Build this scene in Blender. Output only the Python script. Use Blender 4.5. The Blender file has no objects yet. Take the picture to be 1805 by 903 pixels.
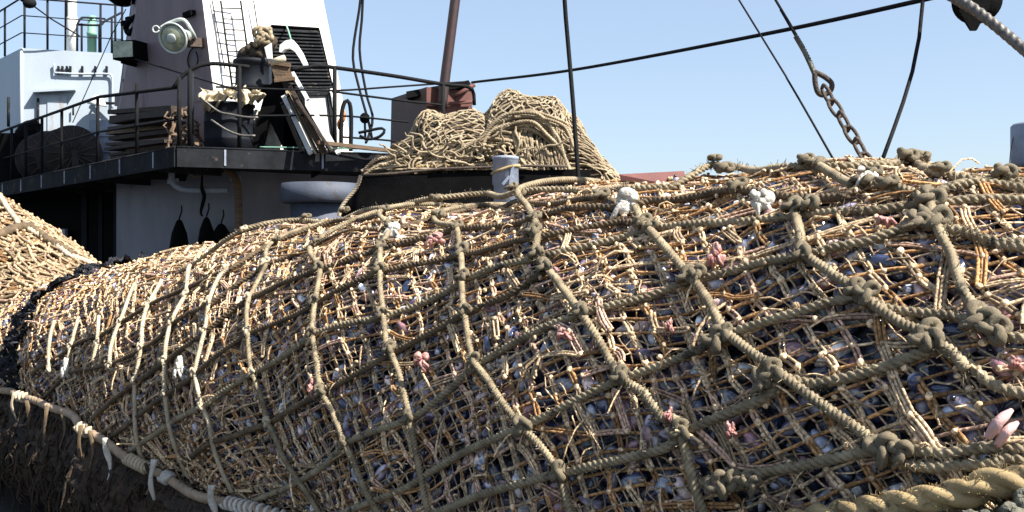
import bpy, math, random
import numpy as np
from mathutils import Vector, Matrix
rng = np.random.default_rng(7)
random.seed(7)
SC = bpy.context.scene
COL = SC.collection
# ---------------------------------------------------------------- camera, sky, sun, exposure
K = 1.02 / 1805; EYE = 1.6; V0 = 450.0
cam = bpy.data.cameras.new('camera'); cam.sensor_width = 36; cam.lens = 36 / 1.02
cam.clip_end = 6000; cam.clip_start = 0.05
camo = bpy.data.objects.new('camera', cam); COL.objects.link(camo)
camo.location = (0, 0, EYE); camo.rotation_euler = (math.pi / 2, 0, 0)
SC.camera = camo
SUN = Vector((0.86 * math.cos(math.radians(49)), -0.51 * math.cos(math.radians(49)), math.sin(math.radians(49)))).normalized()
w = bpy.data.worlds.new('World'); SC.world = w; w.use_nodes = True
nt = w.node_tree; bg = nt.nodes['Background']
sky = nt.nodes.new('ShaderNodeTexSky'); sky.sky_type = 'NISHITA'; sky.sun_disc = False
sky.sun_elevation = math.radians(49); sky.sun_rotation = math.atan2(SUN.x, SUN.y)
sky.air_density = 1.0; sky.dust_density = 1.2; sky.ozone_density = 1.5; sky.altitude = 0
hz = nt.nodes.new('ShaderNodeMix'); hz.data_type = 'RGBA'; hz.inputs[0].default_value = 0.42; hz.inputs[7].default_value = (2.8, 3.4, 4.4, 1)   # thin high haze
nt.links.new(sky.outputs[0], hz.inputs[6]); nt.links.new(hz.outputs[2], bg.inputs[0]); bg.inputs[1].default_value = 0.073
sl = bpy.data.lights.new('sun', 'SUN'); sl.energy = 5.0; sl.angle = math.radians(0.5); sl.color = (1, 0.95, 0.87)
so = bpy.data.objects.new('sun', sl); COL.objects.link(so)
so.rotation_euler = (-SUN).to_track_quat('-Z', 'Y').to_euler(); so.location = SUN * 50
SC.view_settings.view_transform = 'Standard'; SC.view_settings.look = 'None'
SC.view_settings.gamma = 1; SC.view_settings.use_curve_mapping = False
SC.cycles.diffuse_bounces = 2; SC.cycles.max_bounces = 6
SC.view_settings.exposure = 1.5

# ---------------------------------------------------------------- helpers
def pt(u, v, Y):
    return np.array([(u - 902.5) * K * Y, Y, EYE + (V0 - v) * K * Y])
def pts(lst, Y=None):
    return np.array([pt(p[0], p[1], p[2] if len(p) > 2 else Y) for p in lst])

class MB:
    def __init__(s): s.v = []; s.f = []; s.n = 0; s.c = []; s.m = []
    def add(s, v, f, col=None, mi=0):
        v = np.asarray(v, float).reshape(-1, 3)
        s.v.append(v)
        for q in (f if isinstance(f, list) and len(f) and isinstance(f[0], np.ndarray) else [f]):
            q = np.asarray(q, dtype=np.int64)
            s.f.append(q + s.n); s.m.append(np.full(len(q), mi))
        if col is not None: s.c.append(np.broadcast_to(np.asarray(col, float), (len(v), 3)))
        s.n += len(v)
    def mesh(s, name, mats, smooth=True, base=(0, 0, 0)):
        me = bpy.data.meshes.new(name)
        V = np.concatenate(s.v) - np.asarray(base, float)
        me.vertices.add(len(V)); me.vertices.foreach_set('co', V.astype(np.float32).ravel())
        lens = np.concatenate([np.full(len(q), q.shape[1]) for q in s.f])
        loops = np.concatenate([q.ravel() for q in s.f])
        me.loops.add(len(loops)); me.loops.foreach_set('vertex_index', loops.astype(np.int32))
        me.polygons.add(len(lens))
        st = np.r_[0, np.cumsum(lens)[:-1]]
        me.polygons.foreach_set('loop_start', st.astype(np.int32))
        me.polygons.foreach_set('loop_total', lens.astype(np.int32))
        me.polygons.foreach_set('material_index', np.concatenate(s.m).astype(np.int32))
        me.polygons.foreach_set('use_smooth', np.full(len(lens), smooth))
        for m in (mats if isinstance(mats, (list, tuple)) else [mats]): me.materials.append(m)
        me.update(calc_edges=True)
        if s.c:
            a = me.color_attributes.new('tint', 'FLOAT_COLOR', 'POINT')
            c = np.concatenate(s.c); c = np.c_[c, np.ones(len(c))]
            a.data.foreach_set('color', c.astype(np.float32).ravel())
        me.validate()
        return me
    def build(s, name, mats, parent=None, smooth=True, base=None, label=None):
        if parent is not None: base = wloc(parent)
        if base is None: base = (0, 0, 0)
        me = s.mesh(name, mats, smooth, base)
        o = bpy.data.objects.new(name, me); COL.objects.link(o)
        if parent is not None: o.parent = parent
        else: o.location = base
        if label: o['label'] = label
        return o
def wloc(o):
    p = np.array(o.location, float)
    while o.parent is not None:
        o = o.parent; p = p + np.array(o.location, float)
    return p
def tag(o, label, cat, group=None, kind=None):
    if label: o['label'] = label
    if cat: o['category'] = cat
    if group: o['group'] = group
    if kind: o['kind'] = kind
    return o
def thing(name, label, cat, base=(0, 0, 0), group=None):
    o = bpy.data.objects.new(name, None); COL.objects.link(o); o.location = base
    o.empty_display_size = .1
    return tag(o, label, cat, group)

def resample(P, step):
    P = np.asarray(P, float)
    if len(P) < 3:
        n = max(2, int(np.linalg.norm(P[-1] - P[0]) / step) + 1)
        return P[0] + (P[-1] - P[0]) * np.linspace(0, 1, n)[:, None]
    Q = np.vstack([2 * P[0] - P[1], P, 2 * P[-1] - P[-2]])
    out = []
    for i in range(1, len(Q) - 2):
        x = np.linspace(0, 1, 24, endpoint=False)[:, None]
        a, b, c, d = Q[i - 1], Q[i], Q[i + 1], Q[i + 2]
        out.append(.5 * (2 * b + (c - a) * x + (2 * a - 5 * b + 4 * c - d) * x ** 2 + (3 * b - a - 3 * c + d) * x ** 3))
    out.append(P[-1:]); R = np.vstack(out)
    d = np.r_[0, np.cumsum(np.linalg.norm(np.diff(R, axis=0), axis=1))]
    n = max(2, int(d[-1] / step) + 1)
    t = np.linspace(0, d[-1], n)
    return np.stack([np.interp(t, d, R[:, k]) for k in range(3)], 1)
def frames(P):
    T = np.gradient(P, axis=0); T /= np.linalg.norm(T, axis=1, keepdims=True) + 1e-12
    u = np.cross(T[0], [0, 0, 1.0])
    if np.linalg.norm(u) < 1e-3: u = np.cross(T[0], [1.0, 0, 0])
    u /= np.linalg.norm(u); U = np.empty_like(P); U[0] = u
    for i in range(1, len(P)):
        u = u - T[i] * u.dot(T[i]); u /= np.linalg.norm(u) + 1e-12; U[i] = u
    return T, U, np.cross(T, U)
def sweep(mb, P, U, W, R, n, cap=True, col=None, closed=False, mi=0):
    N = len(P); R = np.broadcast_to(np.asarray(R, float).reshape(-1, 1) if np.ndim(R) == 1 else R, (N, n))
    a = np.arange(n) * 2 * np.pi / n
    V = P[:, None] + R[..., None] * (np.cos(a)[None, :, None] * U[:, None] + np.sin(a)[None, :, None] * W[:, None])
    i = np.arange(N - 1 if not closed else N)[:, None] * n; j = np.arange(n)[None]; jn = (j + 1) % n
    i2 = i + n if not closed else ((np.arange(N)[:, None] + 1) % N) * n
    F = np.stack([i + j, i + jn, i2 + jn, i2 + j], -1).reshape(-1, 4)
    fl = [F]
    if cap and not closed:
        fl += [np.arange(n)[None, ::-1].copy(), (np.arange(n)[None] + (N - 1) * n)]
    mb.add(V.reshape(-1, 3), fl, col, mi)
def tube(mb, P, r, n=8, step=None, cap=True, col=None, closed=False, mi=0):
    P = np.asarray(P, float)
    if step: P = resample(P, step)
    T, U, W = frames(P)
    if np.ndim(r) == 1 and len(r) != len(P): r = np.interp(np.linspace(0, 1, len(P)), np.linspace(0, 1, len(r)), r)
    sweep(mb, P, U, W, r if np.ndim(r) else np.full(len(P), r), n, cap, col, closed, mi)
def rope(mb, P, r, n=12, pitch=None, strands=3, depth=.42, q=1.0, col=None, jit=0.0):
    """laid rope: strands twist round the axis as real geometry"""
    pitch = pitch or 4.0 * r
    P = resample(P, .22 * r * q)
    T, U, W = frames(P)
    d = np.r_[0, np.cumsum(np.linalg.norm(np.diff(P, axis=0), axis=1))]
    a = np.arange(n) * 2 * np.pi / n
    ph = a[None] - 2 * np.pi * d[:, None] / pitch
    x_ = (ph * strands / (2 * np.pi)) % 1.0 - .5; x_ = x_ * 2 * np.pi / strands     # angle from the crown of the nearest strand
    R = .46 * np.cos(x_) + np.sqrt(np.maximum(.54 ** 2 - (.46 * np.sin(x_)) ** 2, 1e-4)); R = r * (1 - (1 - R) * depth / .42)
    if jit: R = R * (1 + jit * np.sin(d * 37)[:, None] * np.sin(d * 11 + 1)[:, None])
    sweep(mb, P, U, W, R, n, True, col)
def bar(mb, a, b, r=.02, n=8): tube(mb, np.array([a, b], float), r, n)
def beam(mb, a, b, w, h, up=(0, 0, 1), mi=0):
    a = np.asarray(a, float); b = np.asarray(b, float); t = (b - a) / np.linalg.norm(b - a)
    s = np.cross(t, up)
    if np.linalg.norm(s) < 1e-3: s = np.cross(t, (0, 1, 0))
    s /= np.linalg.norm(s); u = np.cross(s, t)
    q = [(-w / 2, -h / 2), (w / 2, -h / 2), (w / 2, h / 2), (-w / 2, h / 2)]
    V = [p + s * x + u * y for p in (a, b) for x, y in q]
    hexa(mb, V, mi)
def hexa(mb, V, mi=0):
    mb.add(np.array(V), np.array([[0, 3, 2, 1], [4, 5, 6, 7], [0, 1, 5, 4], [1, 2, 6, 5], [2, 3, 7, 6], [3, 0, 4, 7]]), mi=mi)
def quadslab(mb, q, depth, mi=0):
    """four corners (front) extruded along the vector depth"""
    q = np.asarray(q, float); hexa(mb, np.vstack([q, q + np.asarray(depth, float)]), mi)
def prism(mb, poly, ext, mi=0):
    poly = np.asarray(poly, float); n = len(poly); V = np.vstack([poly, poly + np.asarray(ext, float)])
    j = np.arange(n); jn = (j + 1) % n
    mb.add(V, [j[None, ::-1].copy(), (j + n)[None], np.stack([j, jn, jn + n, j + n], -1)], mi=mi)
def lathe(mb, c, prof, axis=(0, 0, 1), n=24, col=None):
    """prof: list of (radius, height) about the axis through c"""
    ax = np.asarray(axis, float); ax /= np.linalg.norm(ax)
    u = np.cross(ax, (0, 0, 1.0) if abs(ax[2]) < .9 else (1.0, 0, 0)); u /= np.linalg.norm(u); w_ = np.cross(ax, u)
    P = np.array([np.asarray(c) + ax * h for _, h in prof]); R = np.array([max(r, 1e-4) for r, _ in prof])
    sweep(mb, P, np.tile(u, (len(P), 1)), np.tile(w_, (len(P), 1)), R, n, True, col)
_s = {}
def sphere_unit(nu=10, nv=7):
    if (nu, nv) not in _s:
        th = np.linspace(0, np.pi, nv); ph = np.arange(nu) * 2 * np.pi / nu
        V = np.stack([np.sin(th)[:, None] * np.cos(ph), np.sin(th)[:, None] * np.sin(ph), np.cos(th)[:, None] + 0 * ph], -1).reshape(-1, 3)
        i = np.arange(nv - 1)[:, None] * nu; j = np.arange(nu)[None]; jn = (j + 1) % nu
        F = np.stack([i + j, i + nu + j, i + nu + jn, i + jn], -1).reshape(-1, 4)
        _s[(nu, nv)] = (V, F)
    return _s[(nu, nv)]
def blob(mb, c, rx, ry=None, rz=None, M=None, nu=10, nv=7, col=None, noise=0):
    V, F = sphere_unit(nu, nv); V = V.copy()
    if noise: V = V * (1 + noise * np.sin(V @ rng.normal(0, 3, 3) + rng.uniform(0, 6)))[:, None]
    V = V * np.array([rx, ry or rx, rz or rx])
    if M is not None: V = V @ np.asarray(M).T
    mb.add(V + np.asarray(c), F, col)

def multi_tube(mb, P, N, r, n=5, col=None):
    """many short tubes at once: P (E,k,3) paths, N (E,k,3) reference normals"""
    E_, k = P.shape[:2]; T = np.gradient(P, axis=1); T /= np.linalg.norm(T, axis=-1, keepdims=True) + 1e-9
    U = np.cross(T, N); U /= np.linalg.norm(U, axis=-1, keepdims=True) + 1e-9; W = np.cross(T, U)
    a = np.arange(n) * 2 * np.pi / n; R = np.broadcast_to(np.asarray(r, float).reshape(-1, 1, 1, 1) if np.ndim(r) == 1 else r, (E_, k, 1, 1))
    V = P[:, :, None] + R * (np.cos(a)[:, None] * U[:, :, None] + np.sin(a)[:, None] * W[:, :, None])
    e = np.arange(E_)[:, None, None] * k * n; i = np.arange(k - 1)[None, :, None] * n; j = np.arange(n)[None, None]; jn = (j + 1) % n
    F = np.stack([e + i + j, e + i + jn, e + i + n + jn, e + i + n + j], -1).reshape(-1, 4)
    c = None if col is None else np.repeat(col, k * n, axis=0)
    mb.add(V.reshape(-1, 3), F, c)
def multi_blob(mb, C, r, col, nu=6, nv=5, A=None):
    V, F = sphere_unit(nu, nv); n = len(V)
    W = V[None] * np.asarray(r, float).reshape(len(C), 1, -1)
    if A is not None: W = np.einsum('eij,enj->eni', A, W)
    mb.add((W + C[:, None]).reshape(-1, 3), (F[None] + np.arange(len(C))[:, None, None] * n).reshape(-1, 4), np.repeat(col, n, axis=0))

# ---------------------------------------------------------------- materials
ALB = 0.78      # overall paint and fibre reflectance, lowered against the raised exposure for deeper shade
def mat(name, a, b=None, rough=.7, metal=0., scale=8., rust=None, rust_at=.62, rust_scale=3., bump=.2, bscale=60., detail=6., stretch=None, spec=.5):
    a = tuple(x * ALB for x in a); b = tuple(x * ALB for x in b) if b else None; rust = tuple(x * ALB for x in rust) if rust else None
    m = bpy.data.materials.new(name); m.use_nodes = True; t = m.node_tree; L = t.links.new
    B = t.nodes['Principled BSDF']; B.inputs['Roughness'].default_value = rough; B.inputs['Metallic'].default_value = metal
    B.inputs['Specular IOR Level'].default_value = spec
    co = t.nodes.new('ShaderNodeTexCoord').outputs['Object']
    if stretch:
        mp = t.nodes.new('ShaderNodeMapping'); mp.inputs['Scale'].default_value = stretch; L(co, mp.inputs[0]); cs = mp.outputs[0]
    else: cs = co
    n = t.nodes.new('ShaderNodeTexNoise'); n.inputs['Scale'].default_value = scale; n.inputs['Detail'].default_value = detail; n.inputs['Roughness'].default_value = .65
    L(cs, n.inputs['Vector'])
    r = t.nodes.new('ShaderNodeValToRGB'); b = b or tuple(x * .6 for x in a)
    r.color_ramp.elements[0].position = .33; r.color_ramp.elements[1].position = .67
    r.color_ramp.elements[0].color = (*b, 1); r.color_ramp.elements[1].color = (*a, 1)
    L(n.outputs['Fac'], r.inputs[0]); out = r.outputs[0]
    if rust:
        n2 = t.nodes.new('ShaderNodeTexNoise'); n2.inputs['Scale'].default_value = rust_scale; n2.inputs['Detail'].default_value = 9; n2.inputs['Roughness'].default_value = .7
        L(cs, n2.inputs['Vector'])
        r2 = t.nodes.new('ShaderNodeValToRGB'); r2.color_ramp.elements[0].position = rust_at; r2.color_ramp.elements[1].position = rust_at + .06
        L(n2.outputs['Fac'], r2.inputs[0])
        mx = t.nodes.new('ShaderNodeMix'); mx.data_type = 'RGBA'; L(r2.outputs[0], mx.inputs[0]); L(out, mx.inputs[6]); mx.inputs[7].default_value = (*rust, 1)
        out = mx.outputs[2]
    L(out, B.inputs['Base Color'])
    if bump:
        n3 = t.nodes.new('ShaderNodeTexNoise'); n3.inputs['Scale'].default_value = bscale; n3.inputs['Detail'].default_value = 4; L(co, n3.inputs['Vector'])
        bp = t.nodes.new('ShaderNodeBump'); bp.inputs['Strength'].default_value = bump; bp.inputs['Distance'].default_value = .02
        L(n3.outputs['Fac'], bp.inputs['Height']); L(bp.outputs[0], B.inputs['Normal'])
    return m
def attr_mat(name, rough=.25, spec=.6, bump=.1, ns=45):
    m = bpy.data.materials.new(name); m.use_nodes = True; t = m.node_tree; L = t.links.new
    B = t.nodes['Principled BSDF']; B.inputs['Roughness'].default_value = rough; B.inputs['Specular IOR Level'].default_value = spec
    a = t.nodes.new('ShaderNodeAttribute'); a.attribute_name = 'tint'
    n = t.nodes.new('ShaderNodeTexNoise'); n.inputs['Scale'].default_value = ns; n.inputs['Detail'].default_value = 5
    co = t.nodes.new('ShaderNodeTexCoord'); L(co.outputs['Object'], n.inputs['Vector'])
    r = t.nodes.new('ShaderNodeValToRGB'); r.color_ramp.elements[0].color = (.36, .36, .36, 1); r.color_ramp.elements[1].color = (1.38, 1.36, 1.32, 1)
    r.color_ramp.elements[0].position = .35; r.color_ramp.elements[1].position = .65
    L(n.outputs['Fac'], r.inputs[0])
    mx = t.nodes.new('ShaderNodeMix'); mx.data_type = 'RGBA'; mx.blend_type = 'MULTIPLY'; mx.inputs[0].default_value = 1
    L(a.outputs['Color'], mx.inputs[6]); L(r.outputs[0], mx.inputs[7]); L(mx.outputs[2], B.inputs['Base Color'])
    if bump:
        bp = t.nodes.new('ShaderNodeBump'); bp.inputs['Strength'].default_value = bump; bp.inputs['Distance'].default_value = .01
        L(n.outputs['Fac'], bp.inputs['Height']); L(bp.outputs[0], B.inputs['Normal'])
    return m
M = {}
M['knot'] = mat('dirty_knot_rope', (.27, .22, .14), (.075, .058, .034), .9, scale=20, rust=(.035, .027, .018), rust_at=.56, rust_scale=9, bump=.25, bscale=200)
M['rope'] = mat('khaki_rope', (.40, .325, .205), (.14, .105, .06), .85, scale=14, rust=(.05, .04, .025), rust_at=.58, rust_scale=7, bump=.12, bscale=220)
M['rope_brown_and_shade'] = mat('brown_and_shaded_rope', (.19, .13, .07), (.06, .04, .02), .85, scale=14, rust=(.03, .02, .012), rust_at=.57, rust_scale=7, bump=.12, bscale=220)  # brown fibre; its darkness also holds the shade on the lengthwise ropes
M['rope_gold'] = mat('golden_hawser', (.50, .37, .18), (.20, .135, .06), .8, scale=10, rust=(.10, .07, .035), rust_at=.55, rust_scale=14, bump=.12, bscale=220)
M['rope_pale'] = mat('pale_rope', (.62, .53, .38), (.36, .28, .18), .85, scale=14, bump=.12, bscale=220)
M['rope_edge'] = mat('tan_edge_rope', (.50, .37, .25), (.24, .16, .10), .85, scale=9, rust=(.12, .08, .05), rust_at=.6, rust_scale=8, bump=.12, bscale=200)
M['rope_grey'] = mat('grey_frayed_rope', (.24, .23, .17), (.06, .06, .045), .9, scale=22, bump=.6, bscale=120)
M['twine'] = attr_mat('net_twine', .8, .15, .5, 110)
M['fish'] = attr_mat('wet_fish', .14, .7, .2)
M['core'] = mat('packed_fish_mass', (.05, .05, .075), (.015, .015, .02), .4, scale=25, bump=.8, bscale=40)
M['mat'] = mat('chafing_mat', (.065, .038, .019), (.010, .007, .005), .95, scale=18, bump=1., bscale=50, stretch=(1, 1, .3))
M['rag'] = mat('white_rag', (.72, .70, .64), (.5, .46, .38), .8, scale=12, bump=.5, bscale=50)
M['pink'] = mat('pink_flesh', (.46, .17, .15), (.40, .26, .22), .45, scale=30, bump=.4)
M['palepink'] = mat('pale_pink_flesh', (.72, .47, .44), (.62, .36, .34), .4, scale=14, bump=.2)
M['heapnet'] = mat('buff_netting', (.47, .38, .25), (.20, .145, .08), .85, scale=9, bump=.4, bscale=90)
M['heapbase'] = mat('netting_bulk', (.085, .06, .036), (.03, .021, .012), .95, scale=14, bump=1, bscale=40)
M['deck'] = mat('shadow_dark_steel_deck', (.028, .024, .02), (.01, .009, .008), .55, scale=1.5, rust=(.07, .035, .018), rust_at=.6, bump=.3, bscale=12)  # base colour kept near black in place of shadow beside the bag
M['sea'] = mat('sea_water', (.03, .07, .10), (.02, .05, .08), .12, scale=.05, bump=.5, bscale=.6)
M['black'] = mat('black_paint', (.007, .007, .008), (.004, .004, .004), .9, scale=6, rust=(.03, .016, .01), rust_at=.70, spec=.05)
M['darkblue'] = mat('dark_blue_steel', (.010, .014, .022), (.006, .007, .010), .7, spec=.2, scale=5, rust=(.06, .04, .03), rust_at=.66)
M['platform'] = mat('dark_grey_platform', (.026, .028, .032), (.010, .011, .013), .9, scale=3, spec=.1, rust=(.09, .075, .065), rust_at=.58, rust_scale=5)
M['wall'] = mat('grey_blue_wall', (.215, .21, .245), (.15, .145, .17), .6, scale=2.2, rust=(.11, .09, .085), rust_at=.60, rust_scale=2, stretch=(1, 1, .35))
M['white'] = mat('white_paint', (.86, .86, .83), (.74, .72, .68), .5, scale=2.5, rust=(.45, .34, .24), rust_at=.63, rust_scale=3, stretch=(1, 1, .15))
M['house'] = mat('pale_blue_house_paint', (.42, .48, .54), (.36, .42, .48), .5, scale=1.8, rust=(.36, .34, .33), rust_at=.61, stretch=(1, 1, .15))
M['purple'] = mat('grey_mauve_face', (.27, .20, .205), (.18, .13, .14), .6, scale=2, rust=(.14, .075, .06), rust_at=.60, rust_scale=2.5, stretch=(1, 1, .2))  # darker mauve-grey on the left face of the white casing
M['red'] = mat('rusty_red_paint', (.15, .042, .028), (.075, .026, .018), .75, scale=4, rust=(.03, .02, .018), rust_at=.57)
M['redpole_and_shade'] = mat('dark_red_pole_and_shaded_side', (.042, .014, .014), (.020, .009, .009), .6, scale=5)
M['neck_shade'] = mat('dark_neck_shadow', (.030, .033, .045), (.008, .009, .012), .9, scale=14, bump=1, bscale=40)
M['redroof'] = mat('faded_red_paint', (.22, .075, .062), (.16, .055, .05), .6, scale=3)
M['greypaint'] = mat('blue_grey_paint', (.30, .34, .42), (.2, .23, .29), .5, scale=8, rust=(.10, .08, .08), rust_at=.64, rust_scale=14)
M['crate'] = mat('scuffed_white_board', (.50, .50, .48), (.28, .28, .27), .7, scale=6, rust=(.18, .17, .16), rust_at=.63, rust_scale=6)
M['wood'] = mat('weathered_timber', (.22, .14, .08), (.07, .045, .028), .85, scale=5, stretch=(1, 1, 9))
M['darkwood'] = mat('dark_timber', (.06, .04, .026), (.018, .012, .009), .85, scale=5, stretch=(1, 1, 9), rust=(.25, .05, .03), rust_at=.66)
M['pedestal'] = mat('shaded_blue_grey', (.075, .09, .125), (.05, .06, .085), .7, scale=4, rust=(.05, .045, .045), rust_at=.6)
M['reel'] = mat('worn_reel_steel', (.040, .034, .034), (.016, .014, .015), .7, scale=6, rust=(.07, .04, .03), rust_at=.58, spec=.25)
M['reelcore'] = mat('blue_grey_cable', (.10, .12, .16), (.05, .06, .08), .7, scale=9)
M['rust'] = mat('rusty_iron', (.10, .068, .048), (.04, .027, .02), .8, scale=30, bump=.5, bscale=120)
M['steel'] = mat('galvanised_wire', (.20, .185, .165), (.08, .075, .068), .5, metal=.5, scale=40)
M['wire'] = mat('dark_wire', (.010, .010, .012), (.005, .005, .006), .8, spec=.15)
M['tarp'] = mat('cream_tarpaulin', (.66, .58, .42), (.38, .30, .19), .85, scale=6)
M['green'] = mat('green_paint', (.20, .42, .30), (.15, .32, .24), .5)
M['glass'] = mat('lamp_glass', (.50, .52, .36), (.16, .20, .12), .06, scale=7, bump=0, spec=.9)
M['lampmetal'] = mat('lamp_housing', (.62, .66, .62), (.40, .44, .40), .45, metal=.2, scale=9)
M['orange'] = mat('orange_plastic', (.6, .2, .06), (.5, .14, .05), .5)

# ---------------------------------------------------------------- setting
m = MB(); hexa(m, [(-16, -8, -.4), (9, -8, -.4), (9, 40, -.4), (-16, 40, -.4), (-16, -8, 0), (9, -8, 0), (9, 40, 0), (-16, 40, 0)])
tag(m.build('deck', M['deck'], smooth=False), 'steel working deck, painted dark for shadow', 'deck', kind='structure')
m = MB(); m.add([(-3000, -3000, -5), (3000, -3000, -5), (3000, 3000, -5), (-3000, 3000, -5)], np.array([[0, 1, 2, 3]]))
tag(m.build('sea', M['sea'], smooth=False), 'sea around the vessel', 'sea', kind='structure')
# ---------------------------------------------------------------- ship's superstructure
def N3(*a): return np.array(a, float)
# raised deck carried on the lower deckhouse
ZP = 3.0
PA = pt(-60, 340, 22.2); PB = pt(312, 262, 13.3); PC = pt(700, 266, 14.3); PD = pt(860, 268, 15.1)
edge = [N3(p[0], p[1], ZP) for p in (PA, PB, PC, PD)]
back = [N3(3.5, 19.5, ZP), N3(-5.5, 28, ZP), N3(-13, 27, ZP)]
pl = thing('raised_deck', 'dark grey raised deck with a thick edge plate overhanging the lower deckhouse on the left', 'ship deck', (-5, 15, 0))
m = MB(); prism(m, np.array(edge + back)[::-1], (0, 0, -.12)); m.build('deck_plate', M['platform'], pl, smooth=False)
for a, b in zip(edge[:-1], edge[1:]):
    a, b = np.array(a), np.array(b); d = (b - a) / np.linalg.norm(b - a); n = N3(d[1], -d[0], 0)
    m = MB(); quadslab(m, [a + n * .005 + N3(0, 0, .03), b + n * .005 + N3(0, 0, .03), b + n * .005 - N3(0, 0, .22), a + n * .005 - N3(0, 0, .22)], n * .035); m.build('edge_plate', M['platform'], pl, smooth=False)
    for k in range(int(np.linalg.norm(b - a) / 1.3)):
        c = a + d * (.6 + 1.3 * k); m = MB(); prism(m, [c - n * .03 + N3(0, 0, -.121), c - n * 1.0 + N3(0, 0, -.121), c - n * .95 + N3(0, 0, -.25), c - n * .05 + N3(0, 0, -.24)], d * .02); m.build('bracket', M['platform'], pl, smooth=False)
        m = MB(); hexa(m, [c + n * .04 + d * x + n * y + N3(0, 0, z) for z in (-.19, .025) for x, y in ((0, 0), (.025, 0), (.025, .012), (0, .012))]); m.build('weld_tab', M['greypaint'], pl, smooth=False)
    m = MB(); tube(m, np.array([a + n * .03 + N3(0, 0, .04), b + n * .03 + N3(0, 0, .04)]), .018, 6); m.build('edge_bead', M['platform'], pl)
m = MB(); P = np.array([edge[1] + N3(.1 + .8 * k, .05 + .19 * k, .085) + N3(0, 0, .01 * math.sin(k * 7)) for k in range(7)]) + N3(.9, .33, 0); tube(m, P, .010, 6, step=.05)
tag(m.build('cord', M['green'], base=tuple(P[0])), 'thin green cord lying along the edge of the raised deck', 'rope')
# lower deckhouse
lh = thing('lower_deckhouse', 'grey-blue deckhouse wall standing in shade below the raised deck', 'deckhouse', (-6, 16, 0))
c1, c2, c3 = [pt(u, 450, Y) for u, Y in ((205, 17.0), (425, 15.0), (760, 16.6))]; c0 = pt(205, 450, 19.6); c00 = pt(-80, 450, 23.5)
def wl(a, b, z0, z1, th, mt, name='wall', parent=lh):
    a, b = np.array(a), np.array(b); d = (b - a) / np.linalg.norm(b - a); n = N3(-d[1], d[0], 0)
    A, B_ = N3(a[0], a[1], 0), N3(b[0], b[1], 0); m = MB(); quadslab(m, [A + N3(0, 0, z0), B_ + N3(0, 0, z0), B_ + N3(0, 0, z1), A + N3(0, 0, z1)], n * th)
    return m.build(name, M[mt], parent, smooth=False)
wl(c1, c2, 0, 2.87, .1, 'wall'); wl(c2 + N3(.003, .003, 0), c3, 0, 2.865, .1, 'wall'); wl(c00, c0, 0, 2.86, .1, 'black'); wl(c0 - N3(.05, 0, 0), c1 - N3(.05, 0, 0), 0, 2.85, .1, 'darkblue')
da, db = pt(72, 450, 22.0), pt(133, 450, 20.9)
wl(da - N3(0, .5, 0), db - N3(0, .5, 0), .05, 2.15, .06, 'greypaint', 'door')
for u, w_ in ((150, .10), (178, .07)):
    a = pt(u, 450, 19.3); m = MB(); beam(m, N3(a[0], a[1], 0), N3(a[0], a[1], 2.86), w_, w_); m.build('post', M['darkblue'], lh, smooth=False)
for pp, r, mt in (([(303, 292), (304, 318), (318, 331), (345, 334), (402, 334)], .045, 'greypaint'), ([(366, 282), (372, 294), (398, 300), (414, 312), (420, 345), (420, 450), (420, 560)], .055, 'wood')):
    m = MB(); tube(m, pts(pp, 14.6), r, 10, step=.06); m.build('pipe', M[mt], lh)
    for p in pp[1:-1:2]:
        c = pt(*p, 14.6); m = MB(); beam(m, c + N3(-.08, .03, 0), c + N3(.08, .03, 0), .03, .08); m.build('pipe_clip', M['greypaint'], lh, smooth=False)
for u, v0_, v1_, w_, lb in ((316, 384, 432, 34, 'leftmost of the three dark rubber fenders hanging on the grey-blue wall'), (364, 380, 420, 30, 'middle of the three dark rubber fenders hanging on the grey-blue wall'), (390, 392, 420, 40, 'rightmost and squattest of the three dark fenders on the grey-blue wall')):
    Y = 15.4 if u < 330 else 14.95; top, bot = pt(u, v0_, Y), pt(u, v1_ + 25, Y); s_ = K * Y; h = top[2] - bot[2]
    f = thing('fender', lb, 'fender', tuple(bot), 'dark fenders on the wall'); m = MB()
    lathe(m, bot, [(0, 0), (w_ * .45 * s_, .03), (w_ * .5 * s_, h * .3), (w_ * .38 * s_, h * .65), (w_ * .16 * s_, h * .93), (0, h)], n=14); m.build('body', M['black'], f)
    m = MB(); tube(m, np.array([top, top + N3(.02, .06, .12), top + N3(.0, .1, .2)]), .012, 6); m.build('hanger', M['wire'], f)
P = pts([(357, 292), (356, 330), (360, 345), (354, 372), (357, 380)], 14.5); m = MB(); tube(m, P, [.014, .014, .03, .028, .012], 8, step=.04)
tag(m.build('hanging_rope', M['black'], base=tuple(P[0])), 'short dark frayed rope hanging down the wall from the raised deck edge', 'rope')
# grey pedestal right of the wall
ped = thing('winch_pedestal', 'blue-grey round pedestal with a wide lip, under the raised deck beside the black hopper', 'pedestal', tuple(N3(*pt(566, 450, 14.0)[:2], 0)))
b = wloc(ped); m = MB(); lathe(m, b, [(.0, 2.62), (.56, 2.60), (.56, 2.36), (.52, 2.33), (0, 2.33)][::-1], n=40); m.build('lip', M['pedestal'], ped)
m = MB(); lathe(m, b, [(0, 0), (.43, 0), (.43, 2.05), (.46, 2.06), (.46, 2.12), (.42, 2.13), (.42, 2.329), (0, 2.329)], n=40); m.build('column', M['pedestal'], ped)

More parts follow.
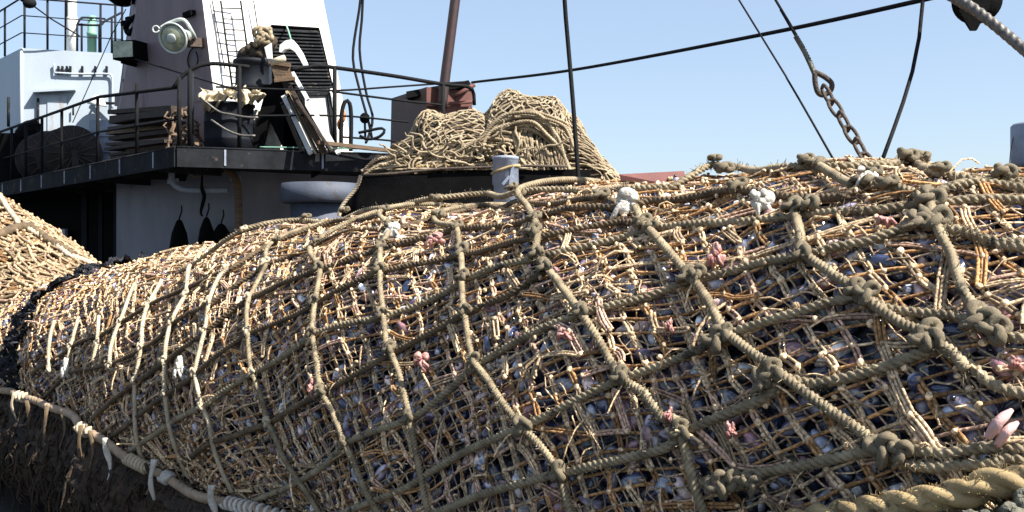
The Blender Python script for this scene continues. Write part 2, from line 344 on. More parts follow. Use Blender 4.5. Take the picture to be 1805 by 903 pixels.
# guard rails of the raised deck
def rail_run(name, label, P, hs, posts, r=.021, lean=0):
    t = thing(name, label, 'railing', tuple(P[0]))
    for h in hs:
        m = MB(); Q_ = np.array([p + N3(0, 0, h) for p in P]); Q_[-1, 2] -= .24 * h / max(hs); tube(m, Q_, r * (1.25 if h == max(hs) else .8), 8); m.build('rail', M['wire'], t)
    for p in posts:
        m = MB(); tube(m, np.array([p, p + N3(0, 0, max(hs))]), r * 1.3, 8); o = m.build('post', M['wire'], t)
        m = MB(); lathe(m, p, [(.05, 0), (.05, .012), (.03, .02)], n=10); m.build('foot', M['wire'], o)
    return t
def lerp(a, b, f): return np.array(a) + (np.array(b) - np.array(a)) * f
def on_edge(a, b, u, ins=.08):
    best = min(np.linspace(0, 1, 400), key=lambda f: abs(902.5 + lerp(a, b, f)[0] / lerp(a, b, f)[1] / K - u)); p = lerp(a, b, best); return p + N3(0, ins, 0)
rail_run('guard_rail', 'dark guard rail along the left side of the raised deck, in front of the reels', [on_edge(edge[0], edge[1], u) for u in (-50, 170, 308)], (1.1, .55), [on_edge(edge[0], edge[1], u) for u in (-10, 17, 42, 70, 105, 169, 238)])
gl = thing('guard_rail', 'dark guard rail with long pipes along the front of the raised deck', 'railing', tuple(edge[1]))
def E(u): return on_edge(edge[1], edge[2], u) if u < 700 else on_edge(edge[2], edge[3], u)
def rpath(lst): return np.array([pt(u, v, E(u)[1]) for u, v in lst])
for lst, r in (([(305, 155), (322, 132), (345, 117), (372, 111), (405, 113), (440, 117)], .028), ([(512, 122), (560, 115), (590, 118), (690, 132), (780, 147), (822, 151), (834, 160), (836, 184)], .028), ([(380, 152), (520, 157), (600, 158), (690, 152), (820, 143)], .014),
               ([(585, 160), (700, 175), (780, 184)], .016), ([(440, 203), (600, 203), (720, 214)], .014), ([(600, 240), (690, 247), (715, 254)], .014)):
    m = MB(); tube(m, rpath(lst), r, 8, step=.08); m.build('rail', M['wire'], gl)
for u, v in ((316, 135), (335, 122), (422, 115), (590, 117), (781, 147)):
    p = E(u); top = pt(u, v, p[1]); m = MB(); tube(m, np.array([N3(top[0], top[1], ZP), top]), .03, 8); m.build('post', M['wire'], gl)
for u in (602, 618):
    pass
P = rpath([(601, 262), (602, 205), (606, 182), (612, 176), (617, 184), (619, 210), (618, 265)]); m = MB(); tube(m, P, .03, 8, step=.05); tag(m.build('hoop_handle', M['wire'], base=tuple(P[0])), 'narrow black hoop of bent pipe standing on the raised deck right of the white board', 'handle')

# funnel casing
fz0, fz1 = ZP + .0, 9.0
FB = {'f': pt(380, 450, 15.6), 'r': pt(628, 450, 16.7), 'l': pt(196, 450, 18.2)}
fk = thing('funnel_casing', 'tall tapering funnel casing with a white face and a mauve grey face', 'funnel', (FB['f'][0], FB['f'][1], ZP))
zt = fz1; zt_v = lambda z, Y: V0 - (z - EYE) / Y / K
def at_uz(u, Y, z): return N3((u - 902.5) * K * Y, Y, z)
# edges lean inward: u along v measured on the photo (357 at v=0, 380 at v=190 and so on)
def lean(u0, v0_, u1, v1_, Y, z): v = V0 - (z - EYE) / Y / K; return at_uz(u0 + (u1 - u0) * (v - v0_) / (v1_ - v0_), Y, z)
fl, fr, fb = [lambda z, a=a: lean(*a, z) for a in ((357, 0, 379, 180, 15.6), (570, 0, 617, 240, 16.7), (233, 0, 205, 200, 18.2))]
def fbk(z): return fr(z) + (fb(z) - fl(z))
m = MB(); q = [f(z) for z in (ZP, zt) for f in (fl, fr, fbk, fb)]
m.add(np.array(q), [np.array([[4, 5, 6, 7], [1, 2, 6, 5], [2, 3, 7, 6]]), ], mi=0); m.add(np.array(q), np.array([[0, 1, 5, 4]]), mi=0); m.add(np.array(q), np.array([[3, 0, 4, 7]]), mi=1)
m.build('casing', [M['white'], M['purple']], fk, smooth=False)
nw = np.cross(fr(4) - fl(4), fl(6) - fl(4)); nw /= np.linalg.norm(nw); nw = nw if nw[1] < 0 else -nw
npu = np.cross(fb(4) - fl(4), fl(6) - fl(4)); npu /= np.linalg.norm(npu); npu = npu if npu[1] < 0 else -npu
def on_plane(u, v, p0, n, off=0.0):
    d = N3((u - 902.5) * K, 1, (V0 - v) * K); o = N3(0, 0, EYE); return o + d * (np.dot(p0 + n * off - o, n) / np.dot(d, n))
W_ = lambda u, v, o=0.: on_plane(u, v, fl(4), nw, o)
Pu = lambda u, v, o=0.: on_plane(u, v, fl(4), npu, o)
lv = [(478, 44), (561, 49), (586, 153), (482, 153)]
m = MB(); quadslab(m, [W_(*p, .02) for p in lv], nw * .05); lo = m.build('louvre_panel', M['black'], fk, smooth=False)
m = MB()
for k in range(17):
    f = (k + .5) / 17; a = W_(479 + 3 * f, 46 + 106 * f, .075); b_ = W_(560.5 + 24.5 * f, 50 + 102 * f, .075)
    q = [a, b_, b_ + nw * .05 - N3(0, 0, .045), a + nw * .05 - N3(0, 0, .045)]; quadslab(m, q, N3(0, 0, -.008))
m.build('slats', M['platform'], lo, smooth=False)
m = MB()
for a, b_ in zip(lv, lv[1:] + lv[:1]): bar(m, W_(*a, .08), W_(*b_, .08), .018, 6)
m.build('frame', M['black'], lo)
for a, b_ in (((232, 0), (205, 205)), ((300, 0), (292, 190))):
    m = MB(); bar(m, Pu(*a, .004), Pu(*b_, .004), .008, 6); m.build('weld_seam', M['purple'], fk)
for u, v in ((330, 25), (338, 22), (220, 40), (228, 33), (224, 142), (222, 172)):
    m = MB(); c = Pu(u, v, .05); beam(m, c - npu * .06, c + npu * .05, .12, .08); m.build('bracket', M['black'], fk, smooth=False)
m = MB(); quadslab(m, [Pu(*p, .01) for p in ((205, 168), (380, 158), (381, 176), (205, 186))], npu * .03); m.build('doubler_plate', M['purple'], fk, smooth=False)
ld = thing('wall_ladder', 'thin steel ladder up the white face of the funnel casing', 'ladder', tuple(W_(420, 150, .1)))
for a, b_ in (((389, 0), (411, 165)), ((424, 0), (441, 120))):
    m = MB(); bar(m, W_(*a, .14), W_(*b_, .14), .016, 6); m.build('ladder_rail', M['platform'], ld)
for k in range(9):
    v = -6 + 19 * k; f = v / 165; m = MB(); bar(m, W_(389 + 22 * f, v, .14), W_(424 + 17 * v / 120, v + 1, .14), .010, 6); m.build('rung', M['platform'], ld)
for k, (a, b_, lb) in enumerate((((374, 0), (396, 120), 'thin dark cable running down the white casing left of the ladder'), ((447, 0), (456, 60), 'thin dark cable running down the white casing right of the ladder'))):
    m = MB(); bar(m, W_(*a, .03), W_(*b_, .03), .010, 6); tag(m.build('cable', M['wire'], base=tuple(W_(*a))), lb, 'cable')
# round floodlight on the mauve face
fc = Pu(306, 66, .55); fd = np.array([-.22, -.92, -.32]); fd /= np.linalg.norm(fd)
fl_ = thing('floodlight', 'round floodlight with a big glass lens, mounted on the mauve side of the funnel casing', 'floodlight', tuple(fc))
m = MB(); lathe(m, fc - fd * .30, [(.0, -.12), (.07, -.11), (.10, 0), (.11, .10), (.16, .2), (.20, .27), (.215, .29), (.215, .31), (.20, .31)], fd, 28); m.build('housing', M['lampmetal'], fl_)
m = MB(); lathe(m, fc, [(.0, -.02), (.205, -.02), (.205, .02), (.15, .042), (.08, .055), (0, .06)], fd, 28); m.build('lens', M['glass'], fl_)
m = MB(); aa = np.linspace(0, 2 * np.pi, 33)[:-1]; u_ = np.cross(fd, (0, 0, 1.)); u_ /= np.linalg.norm(u_); w2 = np.cross(fd, u_)
Q = fc + fd * .02 + .222 * (np.cos(aa)[:, None] * u_ + np.sin(aa)[:, None] * w2); tube(m, Q, .018, 8, closed=True); m.build('lens_ring', M['lampmetal'], fl_)
m = MB(); lathe(m, fc, [(0, .061), (.07, .058), (.075, .066), (.06, .072), (0, .074)], fd, 20); m.build('reflector_spot', M['lampmetal'], fl_)
m = MB(); P = np.array([fc + N3(-.20, .02, .16), fc + N3(-.1, .12, .26), fc + N3(.12, .1, .3), fc + N3(.24, .2, .1), Pu(345, 72, .02)]); tube(m, P, .028, 8, step=.04); m.build('yoke', M['lampmetal'], fl_)
m = MB(); tube(m, np.array([fc + N3(-.26, -.03, .13) + .05 * N3(math.cos(a), .2, math.sin(a)) for a in np.linspace(0, 6, 14)]), .014, 6); m.build('ring', M['lampmetal'], fl_)
m = MB(); tube(m, np.array([Pu(*p, .05) for p in ((345, 78), (335, 90), (331, 105), (334, 118), (343, 119), (349, 105), (346, 90))]), .012, 6, step=.04); m.build('cable', M['wire'], fl_)
m = MB(); c = Pu(344, 74, .12); beam(m, c - npu * .115, c + npu * .12, .12, .14); m.build('bracket', M['rust'], fl_, smooth=False)
# square lamp box
bx = thing('lamp_box', 'small square floodlight box on a bracket at the left edge of the funnel casing', 'floodlight', tuple(pt(220, 86, 16.6)))
qa = [pt(*p, 16.6) for p in ((197, 70), (238, 69), (239, 102), (199, 104))]; m = MB(); quadslab(m, qa, (.12, .28, 0)); m.build('housing', M['black'], bx, smooth=False)
qa = [pt(*p, 16.58) for p in ((200, 72), (234, 72), (235, 99), (201, 101))]; m = MB(); quadslab(m, qa, (0, -.03, 0)); m.build('lens', M['glass'], bx, smooth=False)
m = MB(); beam(m, pt(215, 104, 16.7), Pu(245, 112, .02), .05, .12); m.build('arm', M['black'], bx, smooth=False)
P = pts([(238, 103, 16.6), (320, 128, 15), (420, 158, 13.9)]); m = MB(); tube(m, P, .014, 6); tag(m.build('stay_wire', M['wire'], base=tuple(P[0])), 'dark wire slanting from the lamp box across the mauve casing to the rail', 'wire')
m = MB(); c = pt(216, -6, 17.5); lathe(m, c - N3(0, 0, .02), [(0, -.13), (.12, -.12), (.26, -.02), (.27, .05), (.1, .1), (0, .1)], n=24); tag(m.build('lamp_shade_dome', M['black'], base=tuple(c)), 'dark round lamp shade cut by the top edge, beside the funnel casing', 'lamp')
m = MB(); P = np.array([Pu(u, v, .06) for u, v in ((240, 28), (228, 36), (222, 48), (228, 58), (236, 50))]); tube(m, P, .05, 8, step=.05); tag(m.build('cable_loop', M['black'], base=tuple(P[0])), 'black bunch of cable high on the left edge of the mauve casing', 'cable')

# pale blue wheelhouse block
h0, h1, h2 = pt(38, 450, 21.0), pt(215, 450, 21.6), pt(-40, 450, 23.5)
HT = 5.95
hs = thing('deckhouse_block', 'pale blue-white deckhouse with a door, behind the railing at far left', 'deckhouse', (h0[0], h0[1], ZP))
A, B_, C_ = [N3(p[0], p[1], 0) for p in (h0, h1, h2)]; D_ = B_ + C_ - A
m = MB(); hexa(m, [p + N3(0, 0, ZP) for p in (A, B_, D_, C_)] + [p + N3(0, 0, HT) for p in (A, B_, D_, C_)]); m.build('walls', M['house'], hs, smooth=False)
hd = (B_ - A) / np.linalg.norm(B_ - A); hn = N3(hd[1], -hd[0], 0)
Hf = lambda u, v, o=0.: on_plane(u, v, A, hn, o)
m = MB(); bar(m, A + N3(0, 0, ZP) + hn * .01, A + N3(0, 0, HT), .035, 8); m.build('corner_trim', M['house'], hs)
m = MB(); quadslab(m, [Hf(*p, .0) for p in ((70, 166), (118, 168), (118, 262), (70, 262))], hn * .05); dr = m.build('door', M['house'], hs, smooth=False)
m = MB(); quadslab(m, [Hf(*p, .05) for p in ((84, 180), (112, 181), (112, 240), (84, 240))], hn * .03); m.build('raised_panel', M['house'], dr, smooth=False)
m = MB(); bar(m, Hf(67, 172, .06), Hf(67, 262, .06), .025, 6); m.build('hinge_bar', M['platform'], dr)
m = MB(); bar(m, Hf(129, 188, .08), Hf(129, 202, .08), .02, 6); m.build('handle', M['platform'], dr)
m = MB(); a, b_ = Hf(60, 164), Hf(134, 160); quadslab(m, [a, b_, b_ + N3(0, 0, .05), a + N3(0, 0, .05)], hn * .22); m.build('rain_hood', M['house'], hs, smooth=False)
m = MB(); P = np.array([Hf(u, v, .06) for u, v in ((95, 111), (96, 126), (100, 127), (140, 129), (188, 129), (197, 134), (198, 160), (198, 190))]); tube(m, P, .022, 8, step=.05); m.build('conduit', M['house'], hs)
m = MB()
for u in (103, 110, 118, 124, 145, 168, 188): c = Hf(u, 122, .04); beam(m, c - N3(0, 0, .1), c + N3(0, 0, .08), .03, .06)
m.build('conduit_clips', M['platform'], hs, smooth=False)
m = MB(); bar(m, Hf(15, 170, .05) , Hf(15, 222, .05), .03, 6); m.build('vertical_pipe', M['platform'], hs)
m = MB(); bar(m, Hf(162, 180, .04), Hf(208, 181, .25), .03, 6); m.build('lamp_arm', M['platform'], hs)
wlmp = thing('wall_lamp', 'small white lamp shade on the pale deckhouse wall, casting a slanting shadow', 'lamp', tuple(Hf(172, 176, .3)))
m = MB(); lathe(m, Hf(172, 176, .32), [(0, .12), (.08, .1), (.16, -.02), (.20, -.10), (.17, -.1), (0, -.04)], N3(.2, -.1, 1), 20); m.build('shade', M['white'], wlmp)
m = MB(); bar(m, Hf(172, 172, .32), Hf(176, 168, .0), .025, 8); m.build('arm', M['house'], wlmp)
# roof railing, mast, vent pipe
def roof_post(u, v0_, Y): p = pt(u, v0_, Y); return N3(p[0], p[1], HT)
ur = thing('roof_railing', 'thin dark railing round the roof of the pale deckhouse', 'railing', tuple(A + N3(0, 0, HT)))
rp = [A + hd * .05 - hn * .05, lerp(A, B_, .25) - hn * .05, lerp(A, B_, .78) - hn * .05, lerp(A, B_, .93) - hn * .05, B_ - hn * .05]
for p in rp + [lerp(A, C_, .35), lerp(A, C_, .75), C_]:
    m = MB(); bar(m, N3(p[0], p[1], HT), N3(p[0], p[1], HT + 1.05), .024, 6); m.build('post', M['darkblue'], ur)
for h in (1.05, .68, .32):
    m = MB(); tube(m, np.array([C_ + N3(0, 0, HT + h), A + N3(0, 0, HT + h), B_ - hn * .05 + N3(0, 0, HT + h)]), .02 if h > 1 else .013, 6); m.build('rail', M['darkblue'], ur)
hr = thing('hatch_railing', 'low rounded cage of railings around the green pipe on the deckhouse roof', 'railing', tuple(pt(160, 92, 22)))
P = pts([(136, 42, 21.6), (143, 31, 22), (155, 30, 22.4), (185, 32, 22.8)], 22); P2 = pts([(136, 42, 21.6), (175, 43, 21.9), (185, 36, 22.3), (216, 20, 22.6)], 22)
for q in (P, P2): m = MB(); tube(m, q, .026, 6, step=.08); m.build('rail', M['darkblue'], hr)
for u, v, Y in ((136, 42, 21.6), (144, 40, 22.1), (175, 43, 21.9), (197, 32, 22.3)):
    p = pt(u, v, Y); m = MB(); bar(m, N3(p[0], p[1], HT), p, .024, 6); m.build('post', M['darkblue'], hr)
p = pt(127, 88, 22.2); m = MB(); lathe(m, N3(p[0], p[1], HT), [(0.12, 0), (.12, .9), (.10, .95), (.09, 3.2), (0, 3.2)], n=14); ms = thing('mast', 'slim white mast rising from the roof of the pale deckhouse', 'mast', (p[0], p[1], HT)); m.build('pole', M['white'], ms)
m = MB(); bar(m, N3(p[0] - .12, p[1] - .05, HT), N3(p[0] - .10, p[1] - .05, HT + 3.1), .028, 6); m.build('cable', M['wire'], ms)
p = pt(162, 90, 22.6); m = MB(); lathe(m, N3(p[0], p[1], HT), [(.10, 0), (.10, .6), (.11, .6), (.11, .68), (.095, .69), (.095, 1.05), (0, 1.05)], n=14); tag(m.build('vent_pipe', M['green'], base=(p[0], p[1], HT)), 'short pale green vent pipe on the deckhouse roof behind the railing', 'pipe')
P = pts([(52, 4, 20.5), (90, 32, 20.8), (140, 62, 21.2)]); m = MB(); tube(m, P, .015, 6); blob(m, P[0], .11, .1, .09, noise=.3); blob(m, P[0] + N3(-.1, 0, .07), .07, noise=.3); tag(m.build('signal_stay', M['wire'], base=tuple(P[0])), 'dark stay with a knotted lump at its upper end above the pale deckhouse', 'wire')
P = pts([(222, 15, 19), (197, 60, 19.3), (128, 215, 20)]); m = MB(); tube(m, P, .010, 6); tag(m.build('stay_wire', M['wire'], base=tuple(P[0])), 'thin straight wire slanting across the front of the pale deckhouse', 'wire')

# two dark reels behind the rail
def reel(u, v, Y, R, label):
    c = pt(u, v, Y); ax = N3(-.62, .78, 0); ax /= np.linalg.norm(ax); t = thing('cable_reel', label, 'reel', (c[0], c[1], ZP), 'dark cable reels')
    for s_ in (-.28, .28):
        m = MB(); lathe(m, c + ax * s_, [(0, -.02), (R, -.02), (R + .012, 0), (R, .02), (0, .02)], ax, 36); fo = m.build('flange', M['reel'], t)
        m = MB()
        for k in range(16):
            a = k * math.pi / 8; r_ = N3(ax[1] * math.cos(a), -ax[0] * math.cos(a), math.sin(a)); bar(m, c + ax * (s_ * 1.09) + r_ * .1, c + ax * (s_ * 1.09) + r_ * R * .97, .012, 5)
        m.build('spokes', M['rust'], fo)
    m = MB(); lathe(m, c, [(0, -.26), (R * .72, -.255), (R * .76, -.1), (R * .74, .1), (R * .72, .255), (0, .26)], ax, 28); m.build('wound_cable', M['reelcore'], t)
    m = MB()
    for s_ in (-.4, .4): beam(m, c + ax * s_, N3(*(c + ax * s_)[:2], ZP), .08, .12); bar(m, c + ax * s_ * 1.1, c, .05)
    m.build('stand', M['reel'], t)
reel(122, 272, 18.9, .52, 'right, nearer dark cable reel with a spoked flange behind the left rail')
reel(82, 278, 19.6, .50, 'left dark cable reel half hidden behind the spoked one')
m = MB(); c = pt(35, 275, 20.2); hexa(m, [N3(c[0] + x, c[1] + y, z) for z in (ZP, 4.05) for x, y in ((-.45, -.2), (.3, -.2), (.3, .4), (-.45, .4))]); blob(m, c + N3(.2, -.1, .5), .25, .2, .22, noise=.3); tag(m.build('winch_motor', M['black'], smooth=False, base=(c[0], c[1], ZP)), 'dark winch motor casing at the far left behind the rail', 'winch')
m = MB(); c = pt(160, 270, 19.2); prism(m, [N3(c[0] - .14, c[1], ZP), N3(c[0] + .4, c[1], ZP), N3(c[0] + .4, c[1], 4.2), N3(c[0] - .02, c[1], 4.2)], (.1, .5, 0))
for k in range(3): beam(m, N3(c[0] - .12, c[1] - .015, ZP + .3 + .3 * k), N3(c[0] + .38, c[1] - .015, ZP + .3 + .3 * k), .03, .03)
tag(m.build('locker', M['greypaint'], smooth=False, base=(c[0], c[1], ZP)), 'grey ribbed steel locker between the reels and the timber stack', 'locker')
# timber and crates stacked under the mauve face
tb = thing('timber_stack', 'weathered stack of dark boards and a reddish crate behind the rail, below the mauve casing', 'timber', tuple(N3(*pt(260, 280, 15.6)[:2], ZP)))
for k in range(11):
    v = 292 - 9 * k; m = MB(); a, b_ = pt(206 + rng.uniform(-3, 5), v - 3 + rng.uniform(-2, 2), 16.4), pt(318 + rng.uniform(-12, 4), v - 14 + rng.uniform(-9, 9), 14.6 + rng.uniform(0, .5))
    beam(m, a, b_, .30 + .1 * rng.random(), rng.uniform(.04, .10)); m.build('board', M['wood' if k in (6,) else 'darkwood'], tb, smooth=False)
m = MB(); quadslab(m, [pt(*p) for p in ((222, 296, 15.9), (296, 284, 14.75), (296, 243, 14.75), (222, 250, 15.9))], (.3, .5, 0)); cr = m.build('crate', M['wood'], tb, smooth=False)
m = MB(); quadslab(m, [pt(*p) for p in ((226, 285, 15.84), (246, 281, 15.52), (246, 255, 15.52), (226, 258, 15.84))], (0, -.02, 0)); m.build('red_patch', M['red'], cr, smooth=False)
m = MB(); g2 = np.random.default_rng(4)
for k in range(22):
    uu, vv = g2.choice([318, 330, 325, 300]) + g2.normal(0, 9), g2.uniform(195, 285); vel = g2.normal(0, 1, 3); Q = [pt(uu, vv, 13.9 + .5 * g2.random())]
    for _k in range(10): vel = vel * .7 + g2.normal(0, .8, 3) - N3(0, 0, .25); Q.append(Q[-1] + vel / np.linalg.norm(vel) * .05)
    tube(m, np.array(Q), g2.uniform(.010, .028), 6, step=.03)
tag(m.build('rope_tangle', M['wood'], base=tuple(pt(318, 240, 14))), 'tangle of brown rope ends hanging at the corner between timber stack and blue drum', 'rope')
m = MB(); a = pt(336, 262, 14.0); tube(m, np.array([N3(a[0], a[1], ZP), N3(a[0], a[1], ZP + 1.15)]), .045, 10); tag(m.build('pipe_post', M['darkblue'], base=(a[0], a[1], ZP)), 'short dark blue pipe post standing left of the blue drum', 'post')
# barrel with tarpaulin
bc = pt(404, 262, 14.2); bb = thing('barrel', 'big dark blue steel drum with a cream tarpaulin bunched on top, behind the front rail', 'barrel', (bc[0], bc[1], ZP))
m = MB(); lathe(m, N3(bc[0], bc[1], ZP), [(0, 0), (.34, 0), (.34, .22), (.35, .235), (.34, .25), (.34, .46), (.35, .475), (.34, .49), (.34, .70), (.36, .71), (.36, .74), (.31, .74), (.31, .70), (0, .69)], n=36); m.build('drum', M['darkblue'], bb)
m = MB(); nx, ny = 64, 26; gx, gy = np.meshgrid(np.linspace(0, 1, nx), np.linspace(0, 1, ny), indexing='ij')
fold = .05 * np.sin(23 * gx + 5 * gy) + .035 * np.sin(41 * gx - 9 * gy + 1) + .03 * np.sin(13 * gy + 17 * gx) + .02 * np.sin(71 * gx + 3)
tu = 352 + 112 * gx + 5 * np.sin(9 * gy + 3 * gx); tv = 152 + 7 * np.sin(gx * 7) + 40 * gy * (.75 + .25 * np.sin(11 * gx)) + 60 * fold * (.3 + gy); tY = 14.5 - .62 * np.sqrt(np.clip(gy * 1.4, 0, 1)) + fold * 1.5
TV = np.stack([(tu - 902.5) * K * tY, tY, EYE + (V0 - tv) * K * tY], -1).reshape(-1, 3); ti = np.arange(nx - 1)[:, None] * ny; tj = np.arange(ny - 1)[None]
m.add(TV, np.stack([ti + tj, ti + ny + tj, ti + ny + tj + 1, ti + tj + 1], -1).reshape(-1, 4))
tag(m.build('tarpaulin', M['tarp'], base=(bc[0], bc[1], 3.75)), 'cream tarpaulin crumpled over the dark blue drum', 'tarpaulin')
for k, lst in enumerate(([(352, 170), (385, 195), (405, 200), (432, 205), (455, 206)], [(372, 210), (400, 228), (425, 237), (450, 238)])):
    P = pts(lst, 13.55); m = MB(); tube(m, P, .015, 8, step=.05); tag(m.build('hose', M['steel'], base=tuple(P[0])), ['upper pale hose sagging in front of the dark blue drum', 'lower pale hose sagging in front of the dark blue drum'][k], 'hose')
# dark trestle winch with a bundle of old net on top
tw = thing('deck_winch', 'black winch on splayed trestle legs behind the front rail, in front of the louvre', 'winch', (pt(495, 262, 14.4)[0], 14.4, ZP))
m = MB(); prism(m, [pt(*p, 14.2) for p in ((455, 205), (520, 205), (518, 150), (495, 138), (470, 150))], (.05, .5, 0)); m.build('body', M['black'], tw, smooth=False)
for a, b_ in (((468, 198), (448, 263)), ((482, 198), (520, 263)), ((505, 195), (540, 263)), ((515, 160), (512, 263))):
    m = MB(); beam(m, pt(*a, 14.25), N3(*pt(*b_, 14.25)[:2], ZP), .17, .14, (0, 1, 0)); m.build('leg', M['black'], tw, smooth=False)
m = MB(); c = pt(445, 132, 14.4); lathe(m, c - N3(0, 0, .22), [(0, 0), (.24, 0), (.26, .04), (.24, .08), (.235, .36), (.27, .38), (.27, .43), (0, .45)], n=28); m.build('drum', M['darkblue'], tw)
m = MB(); beam(m, pt(440, 155, 14.4), pt(500, 158, 14.3), .2, .12); m.build('drum_arm', M['black'], tw, smooth=False)
m = MB(); 
for k in range(5): beam(m, pt(478 + 7 * k, 106 + 2 * k, 14.1), pt(490 + 6 * k, 142 - k, 14.1), .04, .05)
beam(m, pt(474, 108, 14.08), pt(512, 114, 14.08), .05, .05); beam(m, pt(484, 141, 14.08), pt(520, 137, 14.08), .05, .05); m.build('wooden_grid', M['wood'], tw, smooth=False)
m = MB()
for k in range(26):
    f = k / 25; c = pt(428 + 44 * f + rng.uniform(-7, 7), 108 - 44 * f + rng.uniform(-6, 10), 14.4 + rng.uniform(-.1, .1)); blob(m, c, rng.uniform(.06, .13), rng.uniform(.06, .1), rng.uniform(.05, .1), nu=12, nv=9, noise=.35)
tag(m.build('rag_bundle', M['heapbase'], base=tuple(pt(448, 105, 14.4))), 'dark brown bundle of old sacking piled on top of the black winch', 'bundle')
m = MB()
for k in range(8):
    c = pt(464 + rng.uniform(-8, 12), 64 + rng.uniform(-8, 8), 14.25); P = np.array([c + .09 * N3(math.cos(a + k), .3 * math.sin(a * 2), math.sin(a + k * 2) * .8) for a in np.linspace(0, 6.2, 16)]); tube(m, P, .03, 8)
tag(m.build('rope_coil', M['heapnet'], base=tuple(pt(465, 65, 14.3))), 'small buff coil of rope on the tip of the sacking bundle', 'rope')
m = MB(); quadslab(m, [pt(*p, 14.15) for p in ((466, 82), (478, 74), (480, 102), (471, 102))], (0, .03, 0)); tag(m.build('white_board', M['white'], smooth=False, base=tuple(pt(472, 90, 14.15))), 'small white board standing upright beside the sacking bundle', 'board')
m = MB(); tube(m, np.array([pt(478, 109, 13.9), pt(502, 101, 13.85)]), .045, 10); tag(m.build('buoy_stick', M['tarp'], base=tuple(pt(490, 105, 13.9))), 'short cream stick lying across the winch top', 'stick')
# white crescent hanging on a cord
cres = [(492, 90), (493, 78), (503, 70), (513, 68), (522, 78), (531, 92), (538, 108), (541, 115), (535, 115), (528, 102), (520, 90), (511, 84), (502, 85), (496, 91)]
m = MB(); prism(m, [pt(*p, 15.1) for p in cres], (.02, .07, 0)); wc = thing('white_fender_plate', 'white crescent-shaped plate hanging on a green cord before the black louvre', 'plate', tuple(pt(515, 70, 15.1))); m.build('plate', M['white'], wc, smooth=False)
m = MB(); tube(m, np.array([pt(513, 69, 15.12), pt(508, 52, 15.3), W_(505, 44, .1)]), .014, 6); m.build('cord', M['green'], wc)
# leaning planks and boards
for k, (a, b_, wd, mt, lb) in enumerate((((514, 124), (597, 262), .05, 'white', 'white pole leaning furthest right among the planks'), ((508, 160), (570, 262), .05, 'wood', 'brown plank in the middle of the leaning bundle'), ((500, 168), (549, 262), .06, 'white', 'white plank in the left half of the leaning bundle'),
        ((520, 160), (586, 258), .04, 'black', 'black bar leaning right of the brown planks'), ((512, 152), (578, 262), .045, 'darkwood', 'dark narrow plank leaning in the bundle'), ((505, 158), (560, 262), .035, 'tarp', 'cream narrow batten leaning in the bundle'), ((497, 180), (538, 262), .05, 'black', 'black plank leftmost of the leaning bundle'), ((508, 165), (565, 262), .03, 'black', 'thin black rod between the brown and cream planks'), ((525, 178), (592, 262), .03, 'darkwood', 'thin dark rod leaning just left of the white pole'))):
    m = MB(); beam(m, pt(*a, 14.25 - .04 * k), N3(*pt(*b_, 13.75)[:2], ZP) + N3(0, -.03 * k, 0), wd, .05, (0, 1, 0)); tag(m.build('plank', M[mt], smooth=False, base=tuple(N3(*pt(*b_, 13.75)[:2], ZP))), lb, 'plank', 'planks leaning by the winch')
m = MB(); quadslab(m, [pt(*p) for p in ((518, 263, 14.6), (592, 263, 14.9), (579, 163, 15.2), (519, 165, 14.9))], (0, .35, 0)); cb = thing('white_locker', 'scuffed white board box standing under the black louvre', 'box', tuple(N3(*pt(555, 262, 14.8)[:2], ZP))); m.build('box', M['crate'], cb, smooth=False)
m = MB()
for a, b_ in (((518, 165, 14.86), (579, 163, 15.16)), ((579, 163, 15.16), (592, 263, 14.86))): beam(m, pt(*a), pt(*b_), .05, .05)
m.build('rim', M['platform'], cb, smooth=False)
m = MB(); blob(m, pt(462, 240, 14.7), .25, .14, .36, nu=14, nv=10, noise=.2); blob(m, pt(475, 225, 14.75), .14, .1, .26, nu=14, nv=10, noise=.2); tag(m.build('white_sack', M['rag'], base=tuple(N3(*pt(468, 262, 14.7)[:2], ZP))), 'white sack lying between the legs of the black winch', 'sack')
m = MB(); beam(m, pt(560, 250, 13.65), pt(720, 268, 14.2), .10, .05); tag(m.build('plank', M['wood'], smooth=False, base=tuple(pt(640, 258, 13.9))), 'brown plank lying flat along the deck edge, pointing to the net heap', 'plank')
m = MB(); blob(m, pt(604, 203, 14.6), .05, .05, .10, nu=12, nv=9); blob(m, pt(600, 218, 14.6), .05, .05, .09, nu=12, nv=9); tag(m.build('orange_float', M['orange'], base=tuple(pt(600, 215, 14.6))), 'small orange-red float hanging beside the black hoop', 'float')
for k in range(7):
    pass
P = pts([(634, 238), (650, 244), (668, 240), (678, 230), (672, 225), (650, 229), (632, 233)], 14.0); m = MB(); tube(m, P, .022, 6, step=.04, closed=False); tag(m.build('wire_ring', M['wire'], base=tuple(P[0])), 'flattened black wire ring standing on the deck edge left of the red housing', 'ring')
# rigging wires in the sky
def wire(lst, r, label, name='rigging_wire', mt='wire', cat='wire', n=8):
    P = pts(lst); m = MB(); tube(m, P, r, n, step=.15); return tag(m.build(name, M[mt], base=tuple(P[0])), label, cat)
wire([(638, -40, 15), (634, 10, 15), (622, 95, 14.9), (632, 150, 14.8), (650, 215, 14.6), (655, 240, 14.4)], .020, 'left of the two thin sagging cables beside the white casing')
wire([(641, -40, 15), (638, 30, 15), (634, 90, 14.9), (646, 165, 14.8), (657, 205, 14.6), (650, 238, 14.4), (645, 250, 14.2)], .020, 'right of the two thin sagging cables beside the white casing')
m = MB(); blob(m, pt(643, 207, 14.3), .075, .06, .08); tube(m, np.array([pt(643, 210, 14.3), pt(644, 246, 14.3)]), .018, 6); tag(m.build('rail_pulley', M['black'], base=tuple(pt(643, 207, 14.3))), 'small black pulley hung on the sagging cables', 'pulley')
